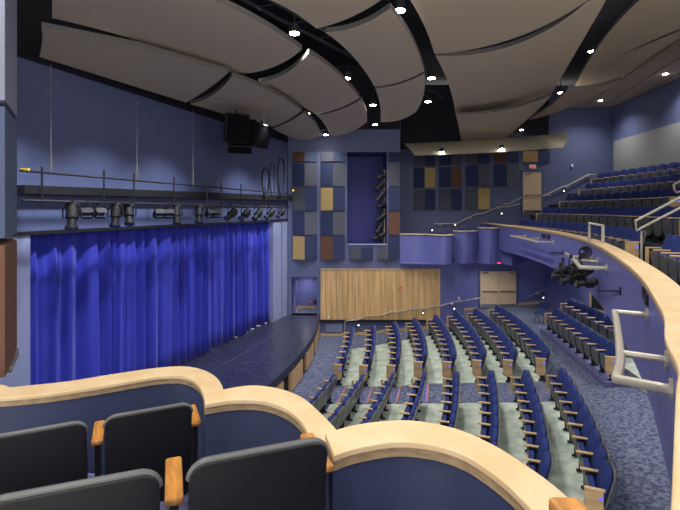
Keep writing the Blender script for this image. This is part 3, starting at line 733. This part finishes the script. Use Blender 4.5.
# handrail at balcony aisle
s0 = Vector((6.0, 9.0, 0)); s0 = P(635.5, 221, 9.0); up = Vector((AX.x, AX.y, .62))
a0 = s0; a1 = s0+up*2.0; b0 = P(636.5, 230.6, 9.0); b1 = b0+up*2.0
rail('aisle_rail', [a1, a0+up*.05, a0, b0, b0+up*.08, b1], .026, 'two-bar pale aisle rail rising at the right edge of the balcony', brackets=[(P(641.5, 231, 9.0)+Vector((.0, 0, 0)), Vector((P(641.5, 262, 9.0).x, 9.0, H+E0+.01)))])
c0 = P(673.5, 185, 11.5); 
rail('aisle_rail', [c0+Vector((.9, -.3, .55)), c0+Vector((.02, 0, .02)), c0, P(674.5, 190, 11.5), P(677, 192.5, 11.5), P(677, 192.5, 11.5)+Vector((.7, -.2, .4))], .028, 'short pale aisle rail beside the fourth balcony row')
g0 = P(589.5, 245, 9.4); 
g = [Vector((P(589.5, 223, 9.45).x, 9.45, ZR)), P(589.5, 223, 9.45), P(603, 225.6, 9.0), Vector((P(603, 225.6, 9.0).x, 9.0, ZR))]
gr = rail('guard_rail', g, .03, 'small beige guard frame standing on the curved balcony rail', cat='guard rail')
o0 = g[0]; mb = MB()
for k in range(1, 5): mb.tube([g[0].lerp(g[1], k/5)-o0, g[3].lerp(g[2], k/5)-o0], .008)
mb.build('mesh_bars', blackm, gr)

# ------------------------------------------------------------------ stage lights
def make_light():
    t = empty('stage_light'); r = .085
    MB().tube([(0, .20, 0), (0, .17, 0), (0, .04, 0), (0, .0, 0)], r, 10).tube([(0, .25, 0), (0, .20, 0)], r*.6, 10, r2=r*.95).box((0, .1, -r), (.1, .14, .05)).build('lamp_housing', blackm, t, smooth=True)
    l = MB().tube([(0, .0, 0), (0, -.13, 0)], r*.72, 10).tube([(0, -.12, 0), (0, -.16, 0)], r*1.0, 10).build('lens_barrel', blackm, t, smooth=True)
    MB().tube([(0, -.161, 0), (0, -.166, 0)], r*.75, 10).build('lens', lens_m, l)
    return t
def make_flood():
    t = empty('flood_light')
    MB().box((0, .05, 0), (.24, .14, .2)).box((0, .14, 0), (.16, .08, .13)).build('lamp_housing', blackm, t, bevel=.015)
    l = MB().box((0, -.08, .12), (.24, .14, .012), Matrix.Rotation(.35, 3, 'X')).box((0, -.08, -.12), (.24, .14, .012), Matrix.Rotation(-.35, 3, 'X')).box((.14, -.08, 0), (.012, .14, .19), Matrix.Rotation(-.35, 3, 'Z')).box((-.14, -.08, 0), (.012, .14, .19), Matrix.Rotation(.35, 3, 'Z')).build('barn_doors', blackm, t)
    MB().box((0, -.022, 0), (.19, .006, .15)).build('lens', lens_m, t)
    return t
def hang(pos, az, el, label, group, clamp=.26, scale=1.0, side=None, kind=None):
    root = empty('stage_light', pos); root.scale = (scale,)*3
    t = (LP if not side else LP)
    body = empty('tmp')
    # build parts under root, rotated by matrices baked through object transforms
    R = Matrix.Rotation(az, 4, 'Z') @ Matrix.Rotation(el, 4, 'X')
    for src in KIDS[kind or LP]:
        c = src.copy(); C.objects.link(c); c.parent = root; c.matrix_local = R
        for g in KIDS.get(src, []):
            d_ = g.copy(); C.objects.link(d_); d_.parent = c
    bpy.data.objects.remove(body)
    y = YK.copy(); C.objects.link(y); y.parent = root; y.matrix_local = Matrix.Rotation(az, 4, 'Z')
    tag(root, label, 'stage light', group); return root
LP = make_light(); snap(LP); FP = make_flood(); snap(FP)
YK = MB().tube([(-.11, 0, 0), (-.115, 0, .10), (-.08, 0, .2), (0, 0, .22), (.08, 0, .2), (.115, 0, .10), (.11, 0, 0)], .012, 6).box((0, 0, .25), (.05, .05, .08)).build('yoke', blackm)
# pipes over the curtain
OFF = .75
def pT(px, py, off=OFF): return onT(px, py, off)
hx = [(42, 172, 201), (104, 175, 203), (134, 178, 204), (174, 182, 205.5), (207, 185.5, 206), (221, 187, 206.5), (241, 189, 207), (265, 191.5, 208)]
tp = empty('lighting_pipe', pT(20, 170.5)); tag(tp, 'upper black lighting pipe with hangers across the wall above the curtain', 'lighting pipe')
o0 = pT(20, 170.5)
MB().tube([Vector((0, 0, 0)), pT(291, 194)-o0], .022).build('pipe', blackm, tp)
for k, (px, a, b) in enumerate(hx):
    MB().tube([pT(px, a-5)-o0, pT(px, b)-o0], .020).build('hanger', blackm, tp)
lp = empty('lighting_pipe', pT(22, 200.4)); tag(lp, 'lower dark pipe carrying the row of stage lights above the curtain', 'lighting pipe'); o0 = pT(22, 200.4)
MB().tube([Vector((0, 0, 0)), pT(289, 207.5)-o0], .028).build('pipe', mat('dark_pipe', (.06, .06, .07), .4, metal=.6, noise=.1, scale=9), lp)
mb = MB(); a = onT(20, 189.5, .16); b = onT(290, 198, .16)
for s in (0,):
    n_ = AX*.13
    mb.add([tuple(w) for w in (a-n_+Vector((0, 0, -.09)), a+n_+Vector((0, 0, -.09)), b+n_+Vector((0, 0, -.12)), b-n_+Vector((0, 0, -.12)), a-n_+Vector((0, 0, .09)), a+n_+Vector((0, 0, .09)), b+n_+Vector((0, 0, .10)), b-n_+Vector((0, 0, .10)))],
           [(0, 1, 2, 3), (7, 6, 5, 4), (0, 4, 5, 1), (1, 5, 6, 2), (2, 6, 7, 3), (3, 7, 4, 0)])
tag(mb.build('cable_trough', blackm, bevel=.01), 'long black cable trough on the wall above the stage curtain', 'cable trough')
LX = [(72, 1.25), (87, .8), (100, .8), (115.5, 1.2), (129, 1.15), (159, .85), (169, .85), (176.5, 1.15), (199, 1.15), (210, .85), (217, .85), (230, 1.1), (244, 1.15), (257, 1.15), (269, 1.1), (280, 1.0)]
for i, (px, sc) in enumerate(LX):
    py = 200.4+(px-22)*.0266; fl_ = sc < 1 and i < 11
    p_ = pT(px, py); p_.z -= .27*sc
    if fl_: az, el = math.radians(40+random.uniform(-15, 15)), math.radians(35)
    elif i < 9: az, el = math.radians(30+random.uniform(-20, 20)), math.radians(72 if i != 4 else 62)
    else: az, el = math.radians(-35+random.uniform(-12, 12)), math.radians(42)
    hang(p_, az, el, f'black stage light on the pipe above the curtain, {ORD[i+1]} from the left', 'stage lights on the pipe above the curtain', scale=sc*(1.05 if fl_ else 1.15), kind=FP if fl_ else None)
# niche lights on a vertical pipe
np0 = P(384.3, 243, YW+.3); np1 = P(384.3, 170, YW+.3)
rail('lighting_pipe', [np0, np1], .03, 'wooden upright pipe in the tall niche carrying stage lights', m=arm_wood, cat='lighting pipe')
for i, (px, py) in enumerate([(382, 176), (379, 187), (380, 197), (381, 206), (380.5, 218), (379, 229), (378, 237)]):
    hang(P(px, py, YW+.12), math.radians(-55 if i % 2 else -75), math.radians(25+12*(i % 3)), f'black stage light in the tall wall niche, {ORD[i+1]} from the top', 'stage lights in the tall niche', scale=1.4)
# balcony rail pipes
zP = -1.02
def fasc(px):                       # point of the balcony front on the sight line px
    best = min(offset(Dc, .03), key=lambda w: abs(w[0]/w[1]-(px-CX)/F)); return best
def bal_pipe(pts, brs, r, label):
    return rail('balcony_pipe', pts, r, label, brackets=brs, cat='pipe rail')
def BZ(px, py): 
    return Zp(px, py, zP)
def to_front(p_):                    # nearest point of the balcony front
    q_ = min([w for w in offset(curvepts(Dc, 4), .03)], key=lambda w: (w[0]-p_.x)**2+(w[1]-p_.y)**2); return Vector((q_.x, q_.y, p_.z))
def stand(yc0, yc1, off, n, r, label, brk):
    """pipe parallel to the balcony front between depths yc0 (far) and yc1 (near)"""
    base = [w for w in offset(curvepts(Dc, 4), .03)]; out = [w for w in offset(curvepts(Dc, 4), -off)]
    i0 = min(range(len(out)), key=lambda i: abs(out[i].y-yc0)); i1 = min(range(len(out)), key=lambda i: abs(out[i].y-yc1))
    seq = out[i1:i0+1][::-1]
    z = H+zP
    mid = [Vector((w.x, w.y, z)) for w in seq]
    fst = Vector((base[i0].x, base[i0].y, z)); lst = Vector((base[i1].x, base[i1].y, z))
    pts = mid+[lst]; bk = []
    for f in brk:
        k = int(i1+(i0-i1)*f); bk.append((Vector((out[k].x, out[k].y, z)), Vector((base[k].x, base[k].y, z))))
    bk.append((lst+(mid[-1]-lst)*.1, lst))
    return rail('balcony_pipe', pts, r, label, brackets=bk, cat='pipe rail'), mid
tA, midA = stand(4.5, 2.72, .245, 0, .029, 'large beige pipe rail bracketed to the balcony front at the right', [1.0, .45])
tB, midB = stand(10.3, 7.9, .38, 0, .036, 'beige pipe rail on the balcony front carrying the cluster of stage lights', [.75, .4])
tC, midC = stand(17.2, 13.9, .40, 0, .036, 'beige pipe rail on the far part of the balcony front', [.9, .5])
for i, (px, py, Y) in enumerate([(563, 271, 9.3), (571, 268, 9.2), (575, 277, 9.0), (580, 270, 8.8), (584, 283, 8.7), (568, 280, 9.1), (560, 276, 9.3)]):
    hang(P(px, py, Y), math.radians(-104+5*(i % 3)), math.radians(4+6*(i % 3)), f'black stage light in the cluster hung on the balcony pipe, {["upper left", "top", "centre", "upper right", "lowest right", "low centre", "leftmost"][i]} one', 'stage light cluster under the balcony pipe', scale=.95)
# cable coil
mb = MB()
for k in range(5):
    c = P(584, 252, 8.6); rr = .12-.018*k
    mb.tube([c+Vector((math.cos(t*PI/10)*rr, .03*k-.05, math.sin(t*PI/10)*rr*.9)) for t in range(20)], .012, 6, closed=True)
tag(mb.build('cable_coil', blackm), 'coil of black cable resting on the balcony pipe brackets', 'cable coil')
# wall jacks on the balcony front
def jack(px0, py, px1, label):
    a = Zp(px0, py, -1.0)
    base = to_front(Zp(px0, py, zP*(py-HY)/(py-HY)))
    return base
def plate(px, py, w, h, label, m=blackm, cat='outlet'):
    q_ = fasc(px); p_ = P(px, py, q_.y); base = Vector((q_.x, q_.y, p_.z))
    i = min(range(len(Dc)), key=lambda i: (Dc[i][0]-q_.x)**2+(Dc[i][1]-q_.y)**2); a = Dc[max(i-1, 0)]; b = Dc[min(i+1, len(Dc)-1)]
    ang = math.atan2(b[1]-a[1], b[0]-a[0]); R_ = Matrix.Rotation(ang, 3, 'Z')
    o = MB().box((0, 0, 0), (w, .05, h)).build('outlet_plate', m, bevel=.004); o.location = base; o.rotation_euler = (0, 0, ang); tag(o, label, cat); return o
plate(542, 236, .34, .13, 'left small black outlet plate on the far balcony front'); plate(546.5, 236.8, .34, .13, 'right small black outlet plate on the far balcony front')
plate(644.5, 293, .16, .10, 'upper black outlet plate on the near balcony front'); plate(648, 299.5, .16, .10, 'lower black outlet plate on the near balcony front')
for (px, py, Yo, ln, lb) in ((601, 291, 0, .5, 'thin black arm bracket below the pipe rails on the balcony front'), (551, 252.6, 0, .55, 'small black arm bracket on the far balcony front')):
    q_ = fasc(px+ (20 if px > 600 else 10)); c = Vector((q_.x, q_.y, P(px, py, q_.y).z))
    q2 = fasc(px); c2 = Vector((q2.x, q2.y, P(px, py, q2.y).z)); nn = Vector((-.93, .36, 0))
    t = empty('arm_bracket', c); tag(t, lb, 'bracket')
    e_ = P(px, py, c2.y-.02)+nn*.05; mid_ = c.lerp(e_, .5)+nn*.05
    MB().tube([Vector((0, 0, 0)), mid_-c, e_-c], .014).build('arm', blackm, t)
    MB().tube([Vector((0, 0, -.06)), Vector((0, 0, .06))], .022).build('wall_plate', blackm, t)
# framed dark panel (door ajar) under balcony
t = empty('framed_screen', P(590.5, 309, 17.0)); tag(t, 'wood-framed dark window standing open under the balcony', 'window frame'); t.rotation_euler = (0, 0, math.radians(-35))
mb = MB()
for x in (0, .5): mb.box((x, 0, .42), (.06, .06, .95))
for z in (-.02, .87): mb.box((.25, 0, z), (.56, .06, .06))
mb.build('frame', arm_wood, t); MB().box((.25, .0, .42), (.46, .02, .86)).build('pane', blackm, t)

# ------------------------------------------------------------------ cable loops, chains beside the proscenium
for i, (px, y0, y1, w) in enumerate([(265.5, 168, 197, 4.2), (281, 158, 196, 4.0), (272.5, 163, 196, 3.2)]):
    pts = []
    for k in range(24):
        a = 2*PI*k/24; x = px+w*math.cos(a)*(.8+.2*math.sin(a)); yy = (y0+y1)/2-math.sin(a)*(y1-y0)/2
        pts.append(onT(x, yy, .35+.05*i))
    tag(MB().tube(pts, .035 if i < 2 else .018, 8, closed=True).build('cable_loop', blackm, smooth=True), f'hanging black cable loop at the right end of the pipe, {["left", "right tallest", "middle thin"][i]} one', 'cable', 'cable loops by the proscenium')
for i, (px, y0, y1, cx_) in enumerate([(51, 64, 172, 0), (137, 100, 180, 0), (193, 110, 187, 0)]):
    tag(MB().tube([onT(px, y0, OFF), onT(px, y1, OFF)], .006, 5).build('hanging_wire', mat('wire_grey', (.18, .18, .2), .5, noise=.1, scale=9)), f'thin grey wire holding up the lighting pipe, {["left", "middle", "right"][i]} of three', 'wire', 'suspension wires')
    mb = MB()
    for k in range(9): p_ = onT(px, y1-14+k*1.6, OFF-.01); mb.tube([p_+Vector((.016*math.cos(t*PI/4), .0, .03*math.sin(t*PI/4))) for t in range(8)], .006, 5, closed=True)
    tag(mb.build('chain', mat('brass_chain', (.35, .25, .12), .4, metal=.5, noise=.1, scale=9)), f'short brass chain above the lighting pipe, {["left", "middle", "right"][i]} of three', 'chain', 'chains above the lighting pipe')
o = MB().box(pT(25, 169.5), (.16, .06, .05)).build('yellow_tag', yellow_m, bevel=.01); tag(o, 'yellow cap on the left end of the upper lighting pipe', 'end cap')
o = MB().box(pT(293, 190.5), (.08, .1, .07)).build('yellow_tag', yellow_m, bevel=.01); tag(o, 'tiny yellow cap at the right end of the upper lighting pipe', 'end cap')

# ------------------------------------------------------------------ ceiling
struct('ceiling', MB().box((3, 10, H+6.6), (34, 34, .2)), black, 'black ceiling void above the reflectors')
# catwalk ducts glimpsed in gaps
for i, (a, b) in enumerate([((-4, 8, H+4.9), (4, 20, H+4.9)), ((-1, 5, H+5.1), (7, 19, H+5.1)), ((3, 4, H+5.3), (9, 21, H+5.3))]):
    mb = MB().tube([a, b], .05, 8); mb.tube([(a[0]+.5, a[1]-.2, a[2]), (b[0]+.5, b[1]-.2, b[2])], .05, 8)
    v = Vector(b)-Vector(a)
    for k in range(13):
        c = Vector(a)+v*k/12; mb.tube([c, c+Vector((.5, -.2, 0))], .025, 6)
    tag(mb.build('catwalk_truss', mat('truss_dark', (.03, .035, .06), .5, noise=.1, scale=9)), f'dark truss above the ceiling reflectors, {["nearest the stage", "middle", "nearest the balcony"][i]}', 'truss')
def cloud(segs, z, label, thick=.10, sag=0, edge=None):
    """segs: list of (px,py,bulge); bulge bends the edge to the next point. z: height over the eye"""
    pts = []
    n = len(segs)
    for i in range(n):
        x0_, y0_, bu = segs[i]; x1_, y1_, _ = segs[(i+1) % n]
        dx, dy = x1_-x0_, y1_-y0_; m = 10 if bu else 1
        for k in range(m):
            s = k/m; w = 4*s*(1-s)*bu
            pts.append((x0_+dx*s-dy*w, y0_+dy*s+dx*w))
    zf = z if callable(z) else (lambda a, b: z)
    q_ = [Zp(a, b, zf(a, b)) for a, b in pts]
    n = len(q_)
    mb = MB(); c = sum(q_, Vector())/n; c.z -= sag
    # rings from the rim to the centre: shallow dish
    rings = [[v+(c-v)*f for v in q_] for f in (0, .25, .5, .75)]
    for ri, f in enumerate((0, .25, .5, .75)):
        for v in rings[ri]: pass
    vs = []; 
    for ri, f in enumerate((0, .25, .5, .75)):
        for v in q_:
            w = v.lerp(c, f); base = v.z+(c.z+sag-v.z)*f; w.z = base-sag*(1-(1-f)**2); vs.append(w)
    vs.append(Vector((c.x, c.y, c.z)))
    fs = []
    for ri in range(3):
        for i in range(n): fs.append((ri*n+i, ri*n+(i+1) % n, (ri+1)*n+(i+1) % n, (ri+1)*n+i))
    for i in range(n): fs.append((3*n+i, 3*n+(i+1) % n, 4*n))
    mb.add(vs, fs, 0)
    base = len(mb.v)
    up_ = [v+Vector((0, 0, thick)) for v in q_]
    mb.add(q_+up_, [(i, (i+1) % n, n+(i+1) % n, n+i) for i in range(n)]+[tuple(range(n, 2*n))], 1)
    o = mb.build('ceiling_reflector', [cloud_m, cloud_edge], smooth=True)
    tag(o, label, 'ceiling reflector', 'curved ceiling reflectors'); return o
cloud([(41.5, 27.5, 0), (140, 47, 0), (228.5, 72.5, -.03), (186, 102.5, 0), (39.5, 57, .06)], 3.12, 'long beige ceiling reflector at far left, nearest the stage wall')
cloud([(232, 76, -.04), (302, 110, -.06), (270, 127.5, 0), (190, 104, .10)], 3.12, 'beige ceiling reflector directly above the hanging loudspeakers')
cloud([(303.5, 112.5, -.10), (321.5, 136, -.03), (303, 141, -.04), (273, 128.5, .04)], 3.12, 'smallest beige ceiling reflector at the far end above the curtain corner')
cloud([(52, 0, 0), (56, -18, 0), (196, -18, 0), (214, 0, -.03), (302, 49.5, -.10), (233, 73.5, .02), (52, 18, 0)], 3.3, 'large beige ceiling reflector at top left of the picture')
cloud([(309, 53, -.05), (359.5, 97.5, -.06), (316, 114, 0), (258.5, 82.5, .10)], 3.3, 'beige ceiling reflector in the middle of the second row')
cloud([(361, 99.5, -.08), (367, 122, -.08), (331, 137, .06), (317, 115.5, .05)], 3.3, 'small beige ceiling reflector at the far end of the second row')
cloud([(270, 0, 0), (262, -14, 0), (400, -14, 0), (381, 0, -.05), (316.5, 28.5, .04)], 3.5, 'beige ceiling reflector cut by the top edge, left of centre')
cloud([(390, 8, -.06), (424.5, 71, -.06), (374.5, 86.5, .06), (325.5, 32.5, .08)], 3.5, 'square beige ceiling reflector at top centre')
cloud([(424, 73.5, -.10), (416, 112, -.09), (380.5, 122, .06), (375.5, 89, .05)], 3.5, 'small beige ceiling reflector below the square one at top centre')
cloud([(410, 0, 0), (402, -16, 0), (610, -16, 0), (586, 1.5, -.07), (434.5, 54, .04)], 3.75, 'large beige ceiling reflector cut by the top edge, right of centre')
cloud([(435.5, 56, .10), (585.5, 3, 0), (600, -6, 0), (612, -14, 0), (604, 4, 0), (552, 93, -.06), (455.5, 113, .05)], 3.75, 'largest beige ceiling reflector right of centre')
cloud([(456, 115.5, .05), (551, 95.5, -.03), (531, 116, 0), (506, 138, -.03), (461, 141, .02)], 3.4, 'beige ceiling reflector tapering down beneath the largest one')
cloud([(644, -4, 0), (652, -20, 0), (800, -20, 0), (720, 10, 0), (672, 40, 0), (621, 77.5, -.04), (574.5, 86.5, -.05)], 4.7, 'beige ceiling reflector at top right above the balcony')
cloud([(529, 120, .04), (568, 89.5, .05), (621, 79.5, -.10), (602, 91, -.04)], 3.9, 'slim beige ceiling reflector pointing to the balcony corner')
# low long reflector over the side boxes: tilted, thicker
a, b = P(405, 145, 20.2), P(569, 134.5, 20.2); a2, b2 = P(415, 155.5, 19.6), P(563, 147.5, 19.6)
mb = MB(); n = 16; vs = []
for j in range(6):
    f = j/5; bow = math.sin(f*PI)*.12
    for i in range(n+1):
        s = i/n; t_ = a.lerp(b, s); u_ = a2.lerp(b2, s); w = t_.lerp(u_, f); w.y -= bow; w.z -= .05*math.sin(s*PI); vs.append(w)
m_ = len(vs); vs += [v+Vector((0, .35, .12)) for v in vs]
fs = []
for j in range(5):
    for i in range(n):
        q_ = j*(n+1)+i; fs.append((q_, q_+1, q_+n+2, q_+n+1)); fs.append((m_+q_, m_+q_+n+1, m_+q_+n+2, m_+q_+1))
for i in range(n): fs.append((i, m_+i, m_+i+1, i+1)); q_ = 5*(n+1)+i; fs.append((q_, q_+1, m_+q_+1, m_+q_))
for j in range(5): q_ = j*(n+1); fs.append((q_, q_+n+1, m_+q_+n+1, m_+q_)); q_ += n; fs.append((q_, m_+q_, m_+q_+n+1, q_+n+1))
mb.add(vs, fs); o = mb.build('ceiling_reflector', mat('low_reflector', (.45, .41, .32), .6, noise=.05, scale=12), smooth=True); tag(o, 'long low cream reflector hanging above the far side boxes', 'ceiling reflector', 'curved ceiling reflectors')
# flat tiled ceiling over the balcony
nt = tile_m.node_tree
ztc = H+5.1
mb = MB(); mb.prism([(11.4, 22.88), (14.2, 22.88), (14.2, 2), (8.2, 2), (10.1, 13.3)], ztc, ztc+.1)
struct('ceiling_tiles', mb, tile_m, 'beige tiled ceiling over the balcony')
mb = MB()
for k in range(9):
    x = 10.4+.0+.9*k-1.8; a_ = Vector((x+1.75, 22.8, ztc-.008)); b_ = Vector((x-2.5, 3, ztc-.008)); mb.tube([a_, b_], .012, 4)
struct('trim_12', mb, mat('tile_joint', (.12, .11, .10), .7, noise=.1, scale=9), 'dark joints between the ceiling tiles')
# ------------------------------------------------------------------ downlights
DL = [(100.8, 36.5, 3.3, 'left above the stage wall'), (294.4, 33.8, 3.7, 'in the gap left of top centre'), (400, 11, 3.8, 'at the very top centre'), (242.3, 81, 3.35, 'above the loudspeakers'), (346.8, 78.8, 3.7, 'between the two middle reflectors'), (431.4, 78.5, 3.8, 'upper of the pair in the dark gap at centre'),
      (372.9, 105.5, 3.5, 'just above the lens-marked gap near the far wall'), (428, 102, 3.75, 'lower of the pair in the dark gap at centre'), (307, 114, 3.3, 'above the curtain corner'), (375, 125, 3.4, 'at the tip of the small second-row reflector'), (325.9, 135, 3.2, 'lowest before the far wall'),
      (591.7, 51.7, 5.2, 'in the dark gap at upper right'), (560.6, 93, 4.5, 'lower in the dark gap at right'), (521.7, 130, 3.9, 'just over the low cream reflector'), (665.4, 74.4, 5.08, 'in the tiled ceiling at the right edge'), (600.5, 100.8, 5.08, 'in the tiled ceiling near the corner'), (502, 149, 2.62, 'under the low cream reflector, right one'), (441.9, 152, 2.5, 'under the low cream reflector, left one')]
def lampobj(kind, loc, power, size=math.radians(130), blend=.8, radius=.1, col=(1, .95, .88), target=None):
    l = bpy.data.lights.new('lamp', kind); l.energy = power; l.color = col
    if kind == 'SPOT': l.spot_size = size; l.spot_blend = blend; l.shadow_soft_size = radius
    elif kind == 'POINT': l.shadow_soft_size = radius
    o = bpy.data.objects.new('lamp', l); C.objects.link(o); o.location = loc
    if target is not None: o.rotation_euler = (Vector(target)-Vector(loc)).to_track_quat('-Z', 'Y').to_euler()
    return o
for i, (px, py, z, lb) in enumerate(DL):
    p_ = Zp(px, py, z)
    if i in (16, 17): p_ = P(px, py, 19.55)
    t = empty('downlight', p_); tag(t, 'small round bright downlight '+lb, 'downlight', None)
    s = .8 if i > 12 else 1
    MB().tube([(0, 0, .012), (0, 0, .17)], .11*s, 16).build('housing', blackm, t, smooth=True)
    MB().tube([(0, 0, 0), (0, 0, .015)], .10*s, 16).build('lens', lamp_m, t)
    if i < 14 and z < 5: MB().tube([(0, 0, .17), (0, 0, .5)], .015).build('stem', blackm, t)
    lampobj('SPOT', p_-Vector((0, 0, .03 if i < 16 else .15)), (150 if i == 10 else 420) if i < 12 else (0 if i == 13 else 240 if i < 16 else 60), math.radians(135), .9, .10)

# unseen downlights added to brighten boxes and seats beside and behind the photographer
for i, (x, y, z, pw) in enumerate([(-1.6, 1.0, 3.6, 170), (1.0, .2, 3.6, 150), (2.6, 3.4, 3.9, 300), (-3.2, 3.4, 3.5, 260), (4.5, 7.0, 4.6, 330), (.5, 6.0, 3.9, 330), (7.5, 4.5, 4.8, 380), (-1.5, -2.0, 3.6, 200), (3.0, -2.0, 4.2, 200)]):
    t = empty('downlight', (x, y, H+z)); tag(t, 'added unseen downlight overhead, '+['above the foreground seats', 'above the photographer', 'above the near orchestra rows', 'over the near stage corner', 'over the balcony front', 'over the middle of the hall', 'over the near balcony rows', 'behind the foreground boxes', 'behind the balcony end'][i], 'downlight')
    MB().tube([(0, 0, .012), (0, 0, .17)], .11, 16).build('housing', blackm, t, smooth=True); MB().tube([(0, 0, 0), (0, 0, .015)], .10, 16).build('lens', lamp_m, t)
    MB().tube([(0, 0, .17), (0, 0, .5)], .015).build('stem', blackm, t)
    lampobj('SPOT', (x, y, H+z-.03), pw, math.radians(140), .9, .10)
for i, (x, y) in enumerate([(8.2, 21.6), (9.6, 18.2), (9.2, 14.8), (8.4, 11.8), (7.3, 21.8), (7.2, 9.0)]):  # soffit downlights, out of sight, added to brighten the seats below
    z = ZB-.01 if i not in (4,) else ZS-.02
    t = empty('downlight', (x, y, z)); tag(t, 'added unseen downlight under the balcony, '+['before the double door', 'above the far rear seats', 'above the middle rear seats', 'above the near rear seats', 'under the side boxes', 'nearest the camera'][i], 'downlight', None)
    MB().tube([(0, 0, .005), (0, 0, -.03)], .10, 14).build('housing', blackm, t); MB().tube([(0, 0, -.03), (0, 0, -.036)], .08, 14).build('lens', lamp_m, t)
    lampobj('SPOT', (x, y, z-.06), 130, math.radians(150), .9, .08)
t = empty('downlight', (wx(305), YW+.9, wz(277)-.0)); tag(t, 'added unseen downlight in the passage beside the stage', 'downlight')  # fitting added out of sight to brighten the dark passage
MB().tube([(0, 0, 0), (0, 0, -.03)], .08, 12).build('housing', blackm, t); MB().tube([(0, 0, -.03), (0, 0, -.036)], .06, 12).build('lens', lamp_m, t)
lampobj('SPOT', (wx(305), YW+.9, wz(277)-.06), 25, math.radians(150), .9, .08)
# ------------------------------------------------------------------ loudspeaker cluster
def spk(px, py, Y, w, h, dp, rz, rx, label):
    c = P(px, py, Y); t = empty('loudspeaker', c); t.rotation_euler = (rx, 0, rz); tag(t, label, 'loudspeaker', 'hanging loudspeaker cluster')
    MB().prism([(-w/2, -dp/2), (w/2, -dp/2), (w*.36, dp/2), (-w*.36, dp/2)], -h/2, h/2).build('cabinet', blackm, t, bevel=.02)
    MB().box((0, -dp/2-.012, 0), (w-.06, .02, h-.06)).build('grille', mat('speaker_grille', (.008, .008, .01), 1, noise=.4, scale=120, spec=.1), t)
    MB().tube([(0, 0, h/2), (0, 0, h/2+.1)], .03).build('hanging_bracket', blackm, t)
spk(235, 128, 14.0, .72, .90, .6, math.radians(28), .2, 'large black hanging loudspeaker, upper left of the cluster')
spk(259, 135, 14.2, .50, .74, .5, math.radians(50), .35, 'black hanging loudspeaker tilted at the right of the cluster')
spk(247.5, 130, 15.2, .45, .7, .4, math.radians(38), .1, 'black loudspeaker hidden in the middle of the cluster')
spk(239, 147, 14.3, .75, .26, .5, math.radians(20), .5, 'low black loudspeaker at the bottom of the cluster')
for i, (px, py) in enumerate([(229, 118), (236, 116), (247, 117), (264, 124)]):
    a_ = P(px, py, 14.2); tag(MB().tube([a_, Vector((a_.x, a_.y, H+3.12))], .012, 5).build('hanging_cable', steel), f'thin steel cable above the loudspeaker cluster, {ORD[i+1]} from the left', 'cable', 'cables above the loudspeakers')

# ------------------------------------------------------------------ panels at the left picture edge (near side wall)
mb = MB(); mb.box((-5.45, 5.2, 6), (1.2, 2.4, 12)); struct('wall_near', mb, black, 'dark side wall at the left picture edge')
def edgepanel(y0p, y1p, Y, xr, col, label):
    za, zb = H-(y1p-HY)/F*Y, H-(y0p-HY)/F*Y; x_r = (xr-CX)/F*Y
    mb = MB().box((x_r-.30, Y+.5, (za+zb)/2), (.6, 1.0, zb-za)); o = mb.build('wall_panel', col, bevel=.01); tag(o, label, 'acoustic panel', 'fabric panels at the left picture edge')
    return o
def wedge(pts, z0, z1, m, label):
    o = MB().prism(pts, z0, z1).build('wall_panel', m, bevel=.008); tag(o, label, 'acoustic panel', 'fabric panels at the left picture edge')
Yp = 5.0
def px2(px, y): return ((px-CX)/F*y, y)
def wp(y0, y1, m, label, r=17):
    z1 = H-(y0-HY)/F*4.6; z0 = H-(y1-HY)/F*4.6
    A_ = px2(r, 4.6); B_ = px2(5, 3.9); wedge([A_, B_, (B_[0]-.5, B_[1]), (A_[0]-.8, A_[1]+.3), px2(r-5, A_[1]+.3)], z0, z1, m, label)
wp(-30, 117, mat('fab_lightgrey', (.20, .22, .30), .85, noise=.15, scale=60), 'light grey fabric wall panel at the upper left picture edge')
wp(122, 234, PC['slate blue'], 'dark blue fabric wall panel at the middle left picture edge')
wp(240, 352, PC['brown'], 'dark maroon fabric wall panel at the lower left picture edge', 17)
o = MB().tube([P(7, 372, 4.3), P(17, 350, 4.5)], .02).tube([P(10, 372, 4.3), P(18, 354, 4.5)], .012).build('grey_bracket', steel)
tag(o, 'thin slanted steel bracket below the maroon panel at the left edge', 'bracket')
# right lower platform end
# ------------------------------------------------------------------ camera, world, render look
cam = bpy.data.cameras.new('camera'); co = bpy.data.objects.new('camera', cam); C.objects.link(co)
co.location = (0, 0, H); co.rotation_euler = (PI/2, 0, 0); cam.sensor_width = 36; cam.lens = 36*F/680; cam.shift_y = -(255-HY)/680; cam.clip_start = .05
bpy.context.scene.camera = co
w = bpy.data.worlds.new('World'); bpy.context.scene.world = w; w.use_nodes = True
w.node_tree.nodes['Background'].inputs[0].default_value = (1, .95, .88, 1); w.node_tree.nodes['Background'].inputs[1].default_value = 1.3
# curtain wash from the lighting pipe
for t_ in (0.5, 2.5, 4.5, 6.5, 8.5, 10.5):
    a_ = onL(t_, 2.2)+Vector((0, 0, H+2.6)); b_ = onL(t_, -.2)+Vector((0, 0, 2.6)); lampobj('SPOT', a_, 330, math.radians(85), .9, .12, (.9, .93, 1), b_)
sc = bpy.context.scene; sc.view_settings.view_transform = 'Standard'; sc.view_settings.look = 'None'; sc.view_settings.exposure = .7; sc.view_settings.gamma = 1; sc.view_settings.use_curve_mapping = False
# tidy prototypes of the stage lights
for q_ in (LP, FP):
    for s in KIDS[q_]:
        for g in KIDS.get(s, []): bpy.data.objects.remove(g)
        bpy.data.objects.remove(s)
    bpy.data.objects.remove(q_)
bpy.data.objects.remove(YK)
